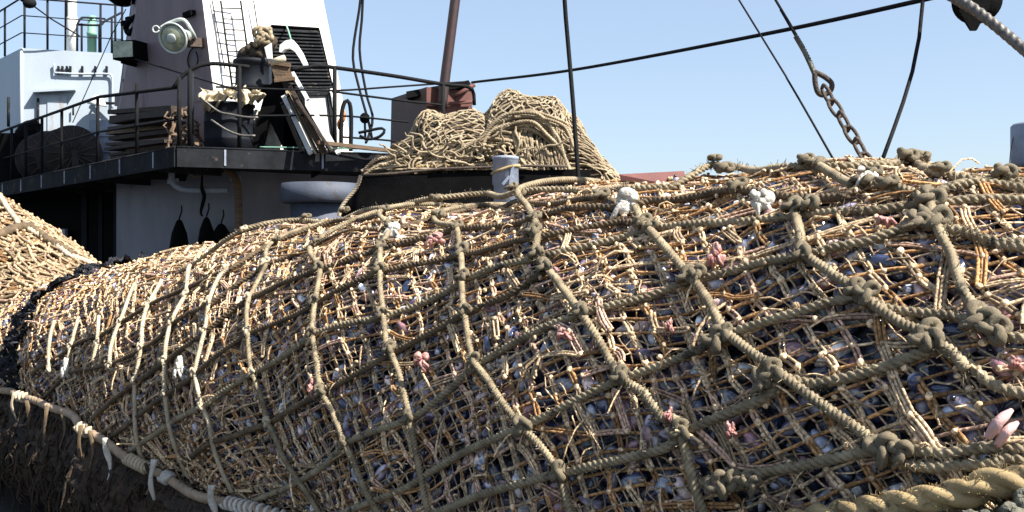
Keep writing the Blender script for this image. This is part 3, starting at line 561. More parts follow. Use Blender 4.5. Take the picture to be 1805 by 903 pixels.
wire([(890, -700, 17), (806, -30, 17), (783, 150, 17), (780, 190, 17)], .085, 'thick rust-red derrick post rising out of the red housing', 'derrick_pole', 'redpole_and_shade', 'pole', 12)
wire([(832, 144, 15.2), (1010, 122, 12.6), (1337, 61, 9.3), (1620, 0, 7.4), (1800, -45, 6.6), (2300, -165, 5.2), (3200, -380, 3.8)], .019, 'long dark wire running almost level across the sky to the upper right')
wire([(945, -900, 7.6), (975, -350, 7.4), (994, -20, 7.2), (1000, 60, 7.2), (1010, 180, 7.1), (1020, 322, 7.0), (1024, 400, 7.0)], .016, 'single near-vertical black wire crossing the heap of netting')
wire([(750, -900, 6.6), (1285, -30, 4.4), (1390, 142, 3.9), (1476, 292, 3.45)], .0041, 'thinnest straight dark wire left of the chain')
wire([(830, -900, 6.6), (1350, -30, 4.1), (1367, 0, 4.0), (1405, 66, 3.9)], .0053, 'dark wire carrying the chain')
wire([(1600, -900, 4.6), (1628, -300, 4.0), (1627, -20, 3.7), (1622, 50, 3.65), (1612, 110, 3.6), (1590, 185, 3.5), (1554, 284, 3.35)], .0069, 'curved black hose dropping to the crest of the net bag right of the chain', 'hose', 'wire', 'hose')
# chain with rope thimble
ch = thing('chain', 'rusty chain with a rope thimble, hanging to the crest of the net bag', 'chain', tuple(pt(1440, 130, 3.8)))
m = MB(); rope(m, pts([(1403, 63, 3.9), (1420, 93, 3.85), (1436, 128, 3.8)]), .011, 10); m.build('splice', M['rope_grey'], ch)
m = MB(); P = pts([(1436, 126), (1437, 145), (1442, 162), (1452, 166), (1464, 158), (1466, 146), (1456, 136), (1444, 129)], 3.78); P = np.vstack([P, P[:1]]); tube(m, P, .0104, 8, step=.008); m.build('thimble', M['rust'], ch)
cl = [(1452, 160), (1470, 182), (1483, 205), (1500, 232), (1514, 252), (1530, 285)]
for k in range(6):
    a = pt(1449 + 14.2 * k, 150 + 23.5 * k, 3.74 - .06 * k); b_ = pt(1449 + 14.2 * (k + 1.35), 150 + 23.5 * (k + 1.35), 3.74 - .06 * (k + 1)); d = (b_ - a); L_ = np.linalg.norm(d); d /= L_
    s_ = np.cross(d, (0, 1, 0)); s_ /= np.linalg.norm(s_); s_ = s_ if k % 2 == 1 else np.cross(d, s_) + s_ * .25
    aa = np.linspace(0, 2 * np.pi, 33)[:-1]; c = (a + b_) / 2; w_ = .0172
    Q = c + d * (np.clip(np.cos(aa), -.8, .8) / .8 * (L_ / 2 - w_ * .6) + .35 * w_ * np.cos(aa))[:, None] + s_ * (w_ * np.sin(aa))[:, None]
    T_ = np.roll(Q, -1, 0) - np.roll(Q, 1, 0); T_ /= np.linalg.norm(T_, axis=1)[:, None]; nn = np.cross(d, s_); nn /= np.linalg.norm(nn); U_ = np.tile(nn, (32, 1)); W2 = np.cross(T_, U_)
    m = MB(); sweep(m, Q, U_, W2, np.full(32, .0065), 8, False, closed=True); m.build('link', M['rust'], ch)
# pulley block and steel cable
pb = thing('pulley_block', 'dark pulley block hanging at the top right, a steel cable running over it', 'pulley', tuple(pt(1722, 8, 3.6)))
c = pt(1722, 0, 3.6); ax = N3(.15, 1, .1)
m = MB(); lathe(m, c, [(0, -.03), (.078, -.03), (.082, -.02), (.06, 0), (.082, .02), (.078, .03), (0, .03)], ax, 32); m.build('sheave', M['black'], pb)
for s_ in (-.05, .042):
    m = MB(); prism(m, [pt(u, v, 3.6 + s_) for u, v in ((1690, -40), (1750, -40), (1745, 10), (1722, 52), (1712, 52), (1687, 12))], (0, .012, 0)); m.build('cheek_plate', M['black'], pb, smooth=False)
m = MB(); bar(m, pt(1722, -30, 3.6), pt(1735, -900, 3.6), .02); m.build('hanger', M['black'], pb)
m = MB(); rope(m, pts([(1000, -420, 4.6), (1640, -30, 3.6), (1694, 0, 3.5), (1740, 32, 3.42), (1805, 86, 3.3), (1900, 170, 3.1), (2300, 520, 2.6)]), .019, 14, pitch=.09, depth=.2, q=.8); tag(m.build('steel_cable', M['steel'], base=tuple(pt(1740, 32, 3.4))), 'thick twisted steel cable running down to the right from the pulley block', 'cable')
# blue-grey housing at right edge
rb = thing('deck_ventilator', 'blue-grey steel ventilator head cut by the right edge of the picture', 'ventilator', tuple(N3(*pt(1830, 450, 8.0)[:2], 0)))
b = wloc(rb); zt_, zb_ = EYE + (V0 - 216) * K * 8, EYE + (V0 - 292) * K * 8
m = MB(); lathe(m, b, [(0, zb_), (.19, zb_), (.20, zb_ + .02), (.20, zt_ - .02), (.18, zt_), (0, zt_ + .03)], n=28); m.build('cowl', M['greypaint'], rb)
m = MB(); lathe(m, b, [(.11, 0), (.11, zb_ + .02), (0, zb_ + .02)], n=20); m.build('stem', M['darkblue'], rb)
wire([(1789, 225, 8), (1782, 260, 8), (1777, 310, 8)], .003, 'hair-thin line hanging beside the ventilator at the right edge')
# red housing at the derrick foot
rd = thing('derrick_house', 'rust-red steel housing at the foot of the derrick post, its shaded side painted darker', 'housing', (pt(745, 262, 17.5)[0], 17.5, ZP))
fr_ = [(752, 270, 17), (834, 270, 17.5), (832, 160, 17.5), (752, 152, 17)]
q = [pt(*p) for p in fr_]; bk = [pt(688, 270, 18.4), pt(690, 172, 18.4)]; 
m = MB(); V = np.array([q[0], q[1], q[2], q[3], bk[0], bk[1], q[1] + (bk[0] - q[0]), q[2] + (bk[1] - q[3])]); m.add(V, [np.array([[0, 1, 2, 3], [3, 2, 7, 5], [1, 6, 7, 2], [6, 4, 5, 7], [0, 4, 6, 1]])]); m.add(V, np.array([[4, 0, 3, 5]]), mi=1); m.build('housing', [M['red'], M['redpole_and_shade']], rd, smooth=False)  # shade of the left side is put into its darker colour
m = MB(); quadslab(m, [pt(*p) for p in ((716, 160, 17.3), (826, 140, 17.3), (826, 150, 17.2), (716, 172, 17.2))], (.05, .7, 0)); m.build('roof_flap', M['black'], rd, smooth=False)
m = MB(); bar(m, pt(800, 170, 17.1), pt(836, 148, 17.2), .04); bar(m, pt(752, 185, 16.95), pt(834, 178, 17.4), .03); m.build('frame_bars', M['red'], rd)
# red hatch housing right of the heap
m = MB(); prism(m, [pt(1060, 330, 11), pt(1212, 330, 11.4), pt(1206, 300, 11.4), pt(1088, 306, 11)], (.3, 1.6, 0)); rr_ = thing('red_hatch', 'faded red hatch roof just showing between the netting heap and the crest of the bag', 'hatch', tuple(N3(*pt(1140, 450, 11.2)[:2], 0))); m.build('roof', M['redroof'], rr_, smooth=False)
a, b_ = pt(1060, 330, 11.1), pt(1212, 330, 11.5); m = MB(); quadslab(m, [N3(a[0], a[1], 0), N3(b_[0], b_[1], 0), b_ - N3(0, 0, .003), a - N3(0, 0, .003)], (.3, 1.4, 0)); m.build('coaming', M['darkblue'], rr_, smooth=False)

# black hopper with a heap of dry netting on it
YH = 8.3
hp = thing('steel_hopper', 'black steel hopper with a flared left lip, carrying the heap of dry netting', 'hopper', tuple(N3(*pt(800, 450, YH)[:2], 0)))
ztop = pt(800, 297, YH)[2]; xa, xb = pt(640, 300, YH)[0], pt(1010, 300, YH)[0]
m = MB(); quadslab(m, [N3(xa, YH, 0), N3(xb, YH, 0), N3(xb, YH, ztop), pt(636, 308, YH)], (.15, .05, 0)); m.build('front_plate', M['black'], hp, smooth=False)
m = MB(); quadslab(m, [N3(xa + .02, YH + .06, 0), N3(xa + .02, YH + 1.5, 0), N3(xa + .02, YH + 1.5, ztop - .02), N3(xa + .02, YH + .06, ztop - .03)], (.05, 0, 0)); quadslab(m, [N3(xb - .1, YH + .06, 0), N3(xb - .1, YH + 1.5, 0), N3(xb - .1, YH + 1.5, ztop - .02), N3(xb - .1, YH + .06, ztop - .03)], (.05, 0, 0)); quadslab(m, [N3(xa, YH + .06, ztop - .12), N3(xb, YH + .06, ztop - .12), N3(xb, YH + 1.5, ztop - .12), N3(xa, YH + 1.5, ztop - .12)], (0, 0, -.03)); m.build('side_plates', M['black'], hp, smooth=False)
lp = [(636, 308), (632, 322), (624, 336), (610, 352), (600, 368), (598, 380)]
A_ = pts(lp, YH - .02); m = MB(); n_ = len(A_); B2_ = A_ + N3(.55, 0, 0) * np.linspace(1, 1.1, n_)[:, None]; V = np.vstack([A_, B2_, A_ + N3(.02, .5, 0)]); i = np.arange(n_ - 1); m.add(V, [np.stack([i, i + 1, i + n_ + 1, i + n_], -1), np.stack([i, i + 2 * n_, i + 2 * n_ + 1, i + 1], -1)]); m.build('flared_lip', M['black'], hp)
m = MB(); rope(m, A_, .018, 10, q=1.5); m.build('lip_rim', M['rope_pale'], hp)
m = MB(); tube(m, pts([(636, 308), (690, 305), (780, 296), (930, 291), (1000, 292)], YH - .02), .012, 6); m.build('top_rim', M['rust'], hp)
# post with a blue-grey cap in front of the hopper
bo = thing('bollard', 'blue-grey round post head lashed with cord, standing before the black hopper', 'bollard', tuple(N3(*pt(891, 450, 7.2)[:2], 0)))
b = wloc(bo); zb_, zt_ = EYE + (V0 - 326) * K * 7.2, EYE + (V0 - 277) * K * 7.2
m = MB(); lathe(m, b, [(.085, 0), (.085, zb_), (.095, zb_ + .01), (.092, zt_ - .015), (.098, zt_ - .01), (.095, zt_ + .008), (.07, zt_ + .012), (.06, zt_ - .01), (0, zt_ - .02)], n=28); m.build('post', M['greypaint'], bo)
m = MB(); quadslab(m, [b + N3(.02, -.10, zb_ - .02), b + N3(.075, -.10, zb_ - .02), b + N3(.062, -.10, zt_ - .07), b + N3(.045, -.10, zt_ - .05)], (0, .03, 0)); beam(m, b + N3(-.02, -.1, zb_), b + N3(.03, -.1, zb_ + .06), .02, .02); m.build('cleat', M['greypaint'], bo, smooth=False)
m = MB(); tube(m, b + np.array([[-.098, -.01, zb_ + .085], [-.05, -.09, zb_ + .10], [.02, -.10, zb_ + .125], [.06, -.085, zb_ + .135], [.1, -.01, zb_ + .14]]), .011, 8, step=.01); m.build('lashing', M['rope_gold'], bo)


# ---------------------------------------------------------------- the full trawl bag
class Bag:
    """lofted sausage: rows of X, Y, half width, top, centre height along the axis"""
    def __init__(s, ctrl, amp=1.0, seed=0):
        c = np.array(ctrl, float); s.c = c; s.amp = amp; s.seed = seed
        s.k = np.r_[0, np.cumsum(np.linalg.norm(np.diff(c[:, :2], axis=0), axis=1))]; s.L = s.k[-1]
    def par(s, t):
        k, c = s.k, s.c; m_ = np.gradient(c, k, axis=0)
        i = np.clip(np.searchsorted(k, t, side='right') - 1, 0, len(k) - 2)
        h = (k[i + 1] - k[i]); x = ((t - k[i]) / h)[..., None]; h = h[..., None]
        return (2 * x ** 3 - 3 * x ** 2 + 1) * c[i] + (x ** 3 - 2 * x ** 2 + x) * h * m_[i] + (-2 * x ** 3 + 3 * x ** 2) * c[i + 1] + (x ** 3 - x ** 2) * h * m_[i + 1]
    def pos(s, t, th, off=0.):
        t, th, off = np.broadcast_arrays(np.asarray(t, float), np.asarray(th, float), np.asarray(off, float))
        t = np.clip(t, 0, s.L); p = s.par(t); q = s.par(np.clip(t + 1e-3, 0, s.L)) - s.par(np.clip(t - 1e-3, 0, s.L))
        d = q[..., :2] / np.linalg.norm(q[..., :2], axis=-1, keepdims=True); n = np.stack([-d[..., 1], d[..., 0]], -1)
        wd, zt, zc = p[..., 2], p[..., 3], p[..., 4]; hs = np.where(np.sin(th) > 0, zt - zc, zc - .02)
        cx = np.sign(np.cos(th)) * np.abs(np.cos(th)) ** .92; sz = np.sign(np.sin(th)) * np.abs(np.sin(th)) ** .92
        b = s.amp * (.03 * np.sin(2.1 * t + 1.3 * np.sin(2 * th) + s.seed) + .018 * np.sin(5.3 * t - 3.1 * th + 1) + .012 * np.sin(9.7 * t + 5 * th)) + off
        lat = wd * cx + b * np.cos(th)
        return np.stack([p[..., 0] + n[..., 0] * lat, p[..., 1] + n[..., 1] * lat, zc + hs * sz + b * np.sin(th)], -1)
    def normal(s, t, th):
        e = 2e-3
        a = s.pos(t + e, th) - s.pos(t - e, th); b = s.pos(t, th + e) - s.pos(t, th - e)
        n = np.cross(b, a); n /= np.linalg.norm(n, axis=-1, keepdims=True) + 1e-12
        c = s.par(np.clip(np.asarray(t, float), 0, s.L)); ctr = np.stack([c[..., 0], c[..., 1], c[..., 4]], -1)
        sg = np.sign(np.sum(n * (s.pos(t, th) - ctr), -1, keepdims=True)); return n * np.where(sg == 0, 1, sg)
    def prep(s, off=.05, a=-75, b=135, nt_=1500, nh=520):
        s.OFF = off; tt, hh = np.meshgrid(np.linspace(0, s.L, nt_), np.radians(np.linspace(a, b, nh)), indexing='ij')
        P = s.pos(tt, hh, off); ok = P[..., 1] > .2; y = np.where(ok, P[..., 1], 1)
        s.U = np.where(ok, 902.5 + P[..., 0] / y / K, 1e6); s.V = np.where(ok, V0 - (P[..., 2] - EYE) / y / K, 1e6)
        s.D = P[..., 1]; s.tt = tt; s.hh = hh
    def hit(s, u, v):
        e = np.hypot(s.U - u, s.V - v); mn = e.min(); cand = e < max(mn + 1.5, 7.)
        j = np.argmin(np.where(cand, s.D + .03 * e, 1e9)); t, th = s.tt.flat[j], s.hh.flat[j]
        P = s.pos(t, th, s.OFF); return t, th, pt(u, v, P[1]) - P
    def trace(s, uv, off, sub=8, ext0=None, ext1=None, smooth=True):
        H = [s.hit(*p) for p in uv]; t = np.array([h[0] for h in H]); th = np.array([h[1] for h in H]); dl = np.array([h[2] for h in H])
        if ext0 is not None:
            t = np.r_[t[0] + ext0[0], t]; th = np.r_[ext0[1], th]; dl = np.vstack([dl[:1] * 0, dl])
        if ext1 is not None:
            t = np.r_[t, t[-1] + ext1[0]]; th = np.r_[th, ext1[1]]; dl = np.vstack([dl, dl[-1:] * 0])
        n = len(t); x = np.linspace(0, n - 1, (n - 1) * sub + 1)
        Q = resample_param(np.c_[t, th, dl], x)
        return s.pos(Q[:, 0], Q[:, 1], off) + Q[:, 2:5]
def resample_param(A, x):
    n = len(A); Q = np.vstack([2 * A[0] - A[1], A, 2 * A[-1] - A[-2]])
    i = np.clip(x.astype(int), 0, n - 2); f = (x - i)[:, None]; i = i + 1
    a, b, c, d = Q[i - 1], Q[i], Q[i + 1], Q[i + 2]
    tau = .24   # tighter than Catmull-Rom so ropes run nearly straight between knots
    m0, m1 = tau * (c - a), tau * (d - b)
    return (2 * f ** 3 - 3 * f ** 2 + 1) * b + (f ** 3 - 2 * f ** 2 + f) * m0 + (-2 * f ** 3 + 3 * f ** 2) * c + (f ** 3 - f ** 2) * m1

BAG = Bag([(3.6, 1.1, .95, 1.67, .75), (2.3, 2.35, 1.08, 1.81, .8), (1.09, 3.6, 1.1, 1.85, .8), (.25, 4.5, 1.1, 1.85, .8), (-.66, 5.5, 1.1, 1.765, .8),
           (-1.9, 6.75, 1.05, 1.66, .78), (-3.0, 7.85, .95, 1.44, .75), (-3.7, 8.5, .8, 1.33, .7), (-4.15, 8.9, .5, .96, .6), (-4.35, 9.05, .12, .7, .55)])
BAG.prep()

CREAM, TAN, ORANGE, PINK, GREY = [np.array(c) for c in ((.82, .63, .42), (.60, .37, .18), (.54, .285, .12), (.80, .53, .42), (.22, .21, .23))]
def net(mb, bag, t0, t1, a0, a1, ct, ch, r, off, jit, warp, seed, strands=2, wa=(.42, .33, .25), wb=(.72, .16, .12), drop=0.02, knots=1.7, wid=1.1, skew=0., dark=1.0, lean=0.):
    """netting laid over the bag: jittered mesh, each bar of one or more parallel twines, a knot at each crossing"""
    g = np.random.default_rng(seed); e1 = np.array([1., -lean]) / math.hypot(1, lean); e2 = np.array([skew, 1.]) / math.hypot(skew, 1)
    D_ = e1[0] * e2[1] - e1[1] * e2[0]; cr = np.array([[t0, a0 * wid], [t1, a0 * wid], [t0, a1 * wid], [t1, a1 * wid]])
    ci = (cr[:, 0] * e2[1] - cr[:, 1] * e2[0]) / D_ / ct; cj = (e1[0] * cr[:, 1] - e1[1] * cr[:, 0]) / D_ / ch
    i, j = np.meshgrid(np.arange(math.floor(ci.min()), math.ceil(ci.max()) + 1), np.arange(math.floor(cj.min()), math.ceil(cj.max()) + 1), indexing='ij')
    t = i * ct * e1[0] + j * ch * e2[0]; th = (i * ct * e1[1] + j * ch * e2[1]) / wid
    inside = (t > t0) & (t < t1) & (th > a0) & (th < a1)
    ph = g.uniform(0, 6, 8)
    wt = warp * (np.sin(2.3 * t + 2.1 * th + ph[0]) + .7 * np.sin(5.1 * t - 4.3 * th + ph[1]) + .5 * np.sin(9 * th + 3 * t + ph[2]))
    wh = warp * (np.sin(1.9 * t - 2.7 * th + ph[3]) + .7 * np.sin(4.7 * t + 3.9 * th + ph[4]) + .5 * np.sin(8 * t - 5 * th + ph[5]))
    t = np.clip(t + wt + g.normal(0, jit, t.shape), 0.02, bag.L - .02); th = th + (wh + g.normal(0, jit, t.shape)) / wid
    o = off + g.normal(0, .006, t.shape)
    def edges(ia, ib, wgt, strands, line):
        ta, tb, ha, hb, oa, ob = t[ia].ravel(), t[ib].ravel(), th[ia].ravel(), th[ib].ravel(), o[ia].ravel(), o[ib].ravel()
        keep = (g.random(len(ta)) > drop) & inside[ia].ravel() & inside[ib].ravel(); ta, tb, ha, hb, oa, ob = [x[keep] for x in (ta, tb, ha, hb, oa, ob)]
        E_ = len(ta); f = np.array([0, .33, .67, 1.])
        bt = g.normal(0, jit * .3, (E_, 1)); bh = g.normal(0, jit * .3, (E_, 1)); arch = np.array([0, 1, 1, 0.])
        base = np.array([CREAM, ORANGE, PINK]); ln_ = (line - line.min()).ravel().astype(int)[keep]; pool = g.choice(3, ln_.max() + 1, p=wgt); br = g.uniform(.38, 1.0, ln_.max() + 1)
        swap = g.random(E_) < .15; tone = np.where(swap, g.choice(3, E_, p=wgt), pool[ln_]); cc = base[tone] * .75 + TAN * .25
        cc = cc * br[ln_][:, None] * g.uniform(.75, 1.1, (E_, 1)) * dark
        for s_ in range(strands):
            sh = (s_ - (strands - 1) / 2) * r * 2.1
            dt, dh = tb - ta, (hb - ha) * wid; ln = np.hypot(dt, dh) + 1e-9
            tx = ta[:, None] + dt[:, None] * f + bt * arch - (dh / ln)[:, None] * sh
            hx = ha[:, None] + (hb - ha)[:, None] * f + (bh * arch + (dt / ln)[:, None] * sh) / wid
            ox = oa[:, None] + (ob - oa)[:, None] * f + g.normal(0, .002, (E_, 1))
            P = bag.pos(tx, hx, ox); N = bag.normal(tx[:, 1:2], hx[:, 1:2]); N = np.broadcast_to(N, P.shape)
            multi_tube(mb, P, N, r * g.uniform(.8, 1.2, E_), 5, cc * g.uniform(.85, 1.1, (E_, 1)))
    edges((slice(0, -1), slice(None)), (slice(1, None), slice(None)), wa, max(1, strands - 1), j[:-1] * 97 + i[:-1] // 7)
    edges((slice(None), slice(0, -1)), (slice(None), slice(1, None)), wb, strands, i[:, :-1] * 97 + j[:, :-1] // 6)
    if knots:
        C = bag.pos(t[inside], th[inside], o[inside] + r * .6).reshape(-1, 3); n_ = len(C)
        multi_blob(mb, C, r * knots * g.uniform(.7, 1.3, (n_, 3)), (CREAM * .7 + TAN * .3) * g.uniform(.6, 1.2, (n_, 1)) * dark)

def catch(mb, bag, t0, t1, a0, a1, n, seed, L=(.036, .062), wr=.42):
    g = np.random.default_rng(seed); t = g.uniform(t0, t1, n); th = g.uniform(a0, a1, n)
    N = bag.normal(t, th); C = bag.pos(t, th, g.uniform(-.032, .000, n))
    d = g.normal(0, 1, (n, 3)); d -= N * np.sum(d * N, 1)[:, None] * .75; d /= np.linalg.norm(d, axis=1)[:, None]
    s_ = np.cross(N, d); s_ /= np.linalg.norm(s_, axis=1)[:, None]; u = np.cross(d, s_)
    A = np.stack([s_, u, d], -1); ln = g.uniform(*L, n)
    nu, nv = 9, 9; V, F = sphere_unit(nu, nv); k = len(V)
    z = V[:, 2]; taper = 1 - .35 * np.clip(-z, 0, 1)          # slimmer towards the tail
    prof = V * np.stack([taper, taper * 1.25, 1 + 0 * z], 1)
    W = prof[None] * np.stack([ln * wr, ln * wr, ln], 1)[:, None]
    X = np.einsum('eij,enj->eni', A, W) + C[:, None]
    back = np.array([[.03, .04, .085], [.06, .045, .08], [.045, .05, .075], [.26, .14, .16]]); belly = np.array([[.46, .49, .60], [.44, .40, .50], [.66, .66, .68], [.78, .58, .53]])
    kd = g.choice(4, n, p=[.33, .24, .23, .20]); roll = g.uniform(0, 6.28, n)
    m_ = .5 + .5 * (V[None, :, 0] * np.cos(roll)[:, None] + V[None, :, 1] * np.sin(roll)[:, None]); m_ = np.clip((m_ - .58) * 5, 0, 1)[..., None]
    c = back[kd][:, None] * (1 - m_) + belly[kd][:, None] * m_; c = c * g.uniform(.6, 1.3, (n, 1, 1))
    mb.add(X.reshape(-1, 3), (F[None] + np.arange(n)[:, None, None] * k).reshape(-1, 4), c.reshape(-1, 3))
    e = g.random(n) < .5                                         # an eye on the head end of the ones lying that way up
    Ce = C[e] + d[e] * ln[e, None] * .62 + N[e] * ln[e, None] * wr * .95; re = ln[e] * .12
    multi_blob(mb, Ce, np.repeat(re[:, None], 3, 1), np.repeat(np.array([[.01, .01, .015]]), len(re), 0))
def shell(mb, bag, off, nt_=180, nh=90, a0=-math.pi / 2, a1=1.5 * math.pi):
    tt, hh = np.meshgrid(np.linspace(0, bag.L, nt_), np.linspace(a0, a1, nh), indexing='ij')
    P = bag.pos(tt, hh, off).reshape(-1, 3); i = np.arange(nt_ - 1)[:, None] * nh; j = np.arange(nh - 1)[None]
    mb.add(P, np.stack([i + j, i + nh + j, i + nh + j + 1, i + j + 1], -1).reshape(-1, 4), np.tile([[.03, .03, .045]], (len(P), 1)))

bag = thing('trawl_bag', 'long bulging net bag full of fish, laced with thick knotted ropes', 'fishing net', (0, 4.5, 0))
m = MB(); shell(m, BAG, -.035); catch(m, BAG, .6, 9.9, math.radians(-35), math.radians(125), 14500, 3)
tag(m.build('fish_catch', M['fish']), 'mass of small dark silvery fish packed tight inside the laced net bag', 'fish', kind='stuff')
R_ = math.radians
m = MB(); net(m, BAG, .5, 9.95, R_(-32), R_(128), .084, .054, .0050, .022, .0045, .028, 11, skew=.95, lean=.42, strands=2, knots=1.9, wa=(.22, .63, .15), wb=(.55, .30, .15))
m.build('netting', M['twine'], bag)
m = MB(); net(m, BAG, .5, 9.95, R_(-30), R_(128), .15, .10, .0042, .034, .014, .06, 12, strands=3, wa=(.45, .3, .25), skew=.7, lean=.2, drop=.72, knots=1.8)
m.build('outer_netting', M['twine'], bag)
m = MB(); net(m, BAG, .5, 8.0, R_(-30), R_(120), .042, .042, .0026, .021, .006, .03, 13, skew=.95, lean=.42, strands=1, wa=(.8, .1, .1), wb=(.8, .1, .1), drop=.08, knots=0, dark=.8)
m.build('inner_netting', M['twine'], bag)

RR = .0215
HOOPS = [  # traced from the top of the bag down its front
 [(97, 564), (86, 619), (88, 655)], [(139, 558), (126, 608), (120, 655)], [(175, 556), (173, 603), (165, 634)], [(238, 498), (212, 566), (194, 645)],
 [(285, 493), (262, 535), (249, 611), (238, 671), (238, 734)], [(335, 467), (327, 519), (304, 564), (291, 634), (292, 692), (298, 744)],
 [(403, 472), (388, 485), (369, 530), (361, 582), (343, 655), (356, 715), (369, 752)],
 [(490, 420), (469, 465), (440, 523), (438, 582), (446, 655), (474, 742), (495, 790)],
 [(560, 423), (565, 471), (556, 529), (551, 585), (558, 640), (567, 689), (609, 780), (635, 841)],
 [(679, 368), (689, 398), (673, 433), (671, 474), (676, 552), (682, 606), (704, 655), (723, 735)],
 [(770, 376), (806, 398), (815, 442), (818, 486), (822, 546), (838, 632), (868, 672), (925, 750), (986, 832)],
 [(921, 330), (930, 363), (943, 386), (950, 412), (945, 445), (966, 470), (1025, 547), (1060, 600), (1095, 664), (1138, 693), (1172, 738), (1203, 760)],
 [(1120, 365), (1135, 395), (1170, 435), (1215, 487), (1250, 535), (1278, 587), (1365, 652), (1447, 712), (1515, 757), (1553, 788)],
 [(1398, 362), (1412, 415), (1417, 447), (1470, 485), (1515, 514), (1588, 568), (1640, 592), (1680, 620), (1705, 651)],
 [(1640, 350), (1645, 388), (1677, 459), (1692, 515), (1727, 558), (1757, 590)],
 [(1429, 283), (1465, 305), (1500, 325)]]
LONGS = [
 [(430, 400), (530, 383), (661, 362), (766, 343), (859, 334), (921, 330), (1014, 328), (1110, 324), (1190, 318), (1258, 281), (1308, 286), (1374, 286), (1429, 284), (1491, 284), (1572, 280), (1611, 275), (1657, 296), (1723, 308), (1774, 308), (1805, 316)],
 [(126, 608), (173, 590), (212, 566), (262, 535), (327, 505), (403, 472), (490, 420), (590, 385), (676, 372)],
 [(120, 655), (190, 640), (249, 611), (304, 566), (369, 530), (475, 458), (560, 423), (689, 398), (800, 368), (860, 355), (923, 350), (1026, 343), (1080, 348)],
 [(238, 671), (291, 634), (361, 582), (438, 523), (563, 471), (673, 433), (806, 398), (933, 381), (1090, 362), (1146, 350), (1250, 337), (1290, 332), (1363, 339), (1479, 343), (1510, 328), (1540, 312)],
 [(238, 734), (292, 692), (343, 655), (438, 582), (556, 529), (671, 474), (815, 442), (950, 412), (1090, 386), (1132, 388)],
 [(298, 744), (356, 715), (446, 652), (551, 585), (676, 552), (818, 486), (945, 447), (1135, 397), (1250, 383), (1400, 368), (1530, 358), (1640, 348), (1805, 343)],
 [(369, 780), (474, 742), (567, 689), (692, 618), (822, 547), (900, 512), (962, 470)],
 [(500, 860), (609, 780), (723, 735), (838, 638), (906, 598), (1025, 547), (1136, 519), (1215, 489), (1332, 459), (1417, 445), (1526, 420), (1642, 386), (1715, 409), (1805, 424)],
 [(660, 880), (800, 803), (925, 748), (1095, 664), (1278, 587), (1413, 541), (1515, 517), (1568, 537), (1673, 548), (1740, 568), (1805, 590)],
 [(800, 890), (986, 832), (1165, 788), (1203, 758), (1340, 697), (1368, 660), (1428, 672), (1530, 647), (1644, 607), (1705, 640), (1805, 690)],
 [(1230, 850), (1400, 820), (1553, 788), (1675, 795), (1805, 788)], [(1553, 795), (1600, 815), (1656, 822), (1754, 814), (1805, 808)],
 [(1500, 322), (1560, 318), (1632, 342), (1665, 322), (1720, 312), (1805, 322)], [(1655, 396), (1700, 402), (1805, 428)]]
KN = []
def ropes_on(lst, name, off, mt, hoop):
    for uv in lst:
        n_ = len(uv)
        e0 = e1 = None
        if hoop and n_ > 3:
            e0 = (-.02, R_(118)) if uv[0][1] < 430 and uv[0][0] < 1000 else None
            e1 = (-.05 if uv[-1][0] < 400 else -.28, R_(-18)) if uv[0][0] < 1000 else None
        elif not hoop:
            t0, h0, _ = BAG.hit(*uv[0]); 
            if uv[0][0] < 900: e0 = (.5, h0 - .22)
            if uv[-1][0] > 1750:
                t1, h1, _ = BAG.hit(*uv[-1]); e1 = (-1.0, h1 + .02)
        P = BAG.trace(uv, off, ext0=e0, ext1=e1)
        yy = np.mean(P[:, 1]); um = np.mean([p[0] for p in uv if 0 <= p[0] <= 1805]); r = np.interp(um, [0, 600, 1000, 1400, 1700], [.0118, .0122, .0132, .0138, .0140]) * rng.uniform(.93, 1.08)
        P = P + np.cumsum(rng.normal(0, .0012, P.shape), 0) * np.linspace(0, 1, len(P))[:, None] * np.linspace(1, 0, len(P))[:, None] * 2
        mb = MB(); rope(mb, P, r, 18 if yy < 4.6 else 12, pitch=r * (3.0 if hoop else 4.2), q=1.0 if yy < 4.6 else 1.4)
        L_ = np.sum(np.linalg.norm(np.diff(P, axis=0), axis=1)); nf = int(L_ * 260); g = np.random.default_rng(len(P) + int(uv[0][0]))
        ix = g.integers(0, len(P) - 1, nf); dv = g.normal(0, 1, (nf, 3)); dv /= np.linalg.norm(dv, axis=1)[:, None]; A0 = P[ix] + (P[ix + 1] - P[ix]) * g.random((nf, 1)) + dv * r * .85
        tl = (P[ix + 1] - P[ix]); tl /= np.linalg.norm(tl, axis=1)[:, None] + 1e-9; ln = g.uniform(.2, 1.1, (nf, 1)) * r
        Pq = np.stack([A0, A0 + (dv * .5 + tl) * ln * .6, A0 + (dv * 1.1 + tl * .8 + g.normal(0, .4, (nf, 3))) * ln], 1)
        multi_tube(mb, Pq, np.broadcast_to((dv + .01)[:, None], Pq.shape), g.uniform(.0005, .0013, nf), 3)
        mb.build(name, mt(uv), bag)
ropes_on(HOOPS, 'hoop_rope', .052, lambda uv: M['rope_pale'] if uv[0][0] < 480 else M['rope'], True)
ropes_on(LONGS, 'lengthwise_rope', .040, lambda uv: M['rope'] if uv[-1][0] > 1700 else M['rope_brown_and_shade'], False)
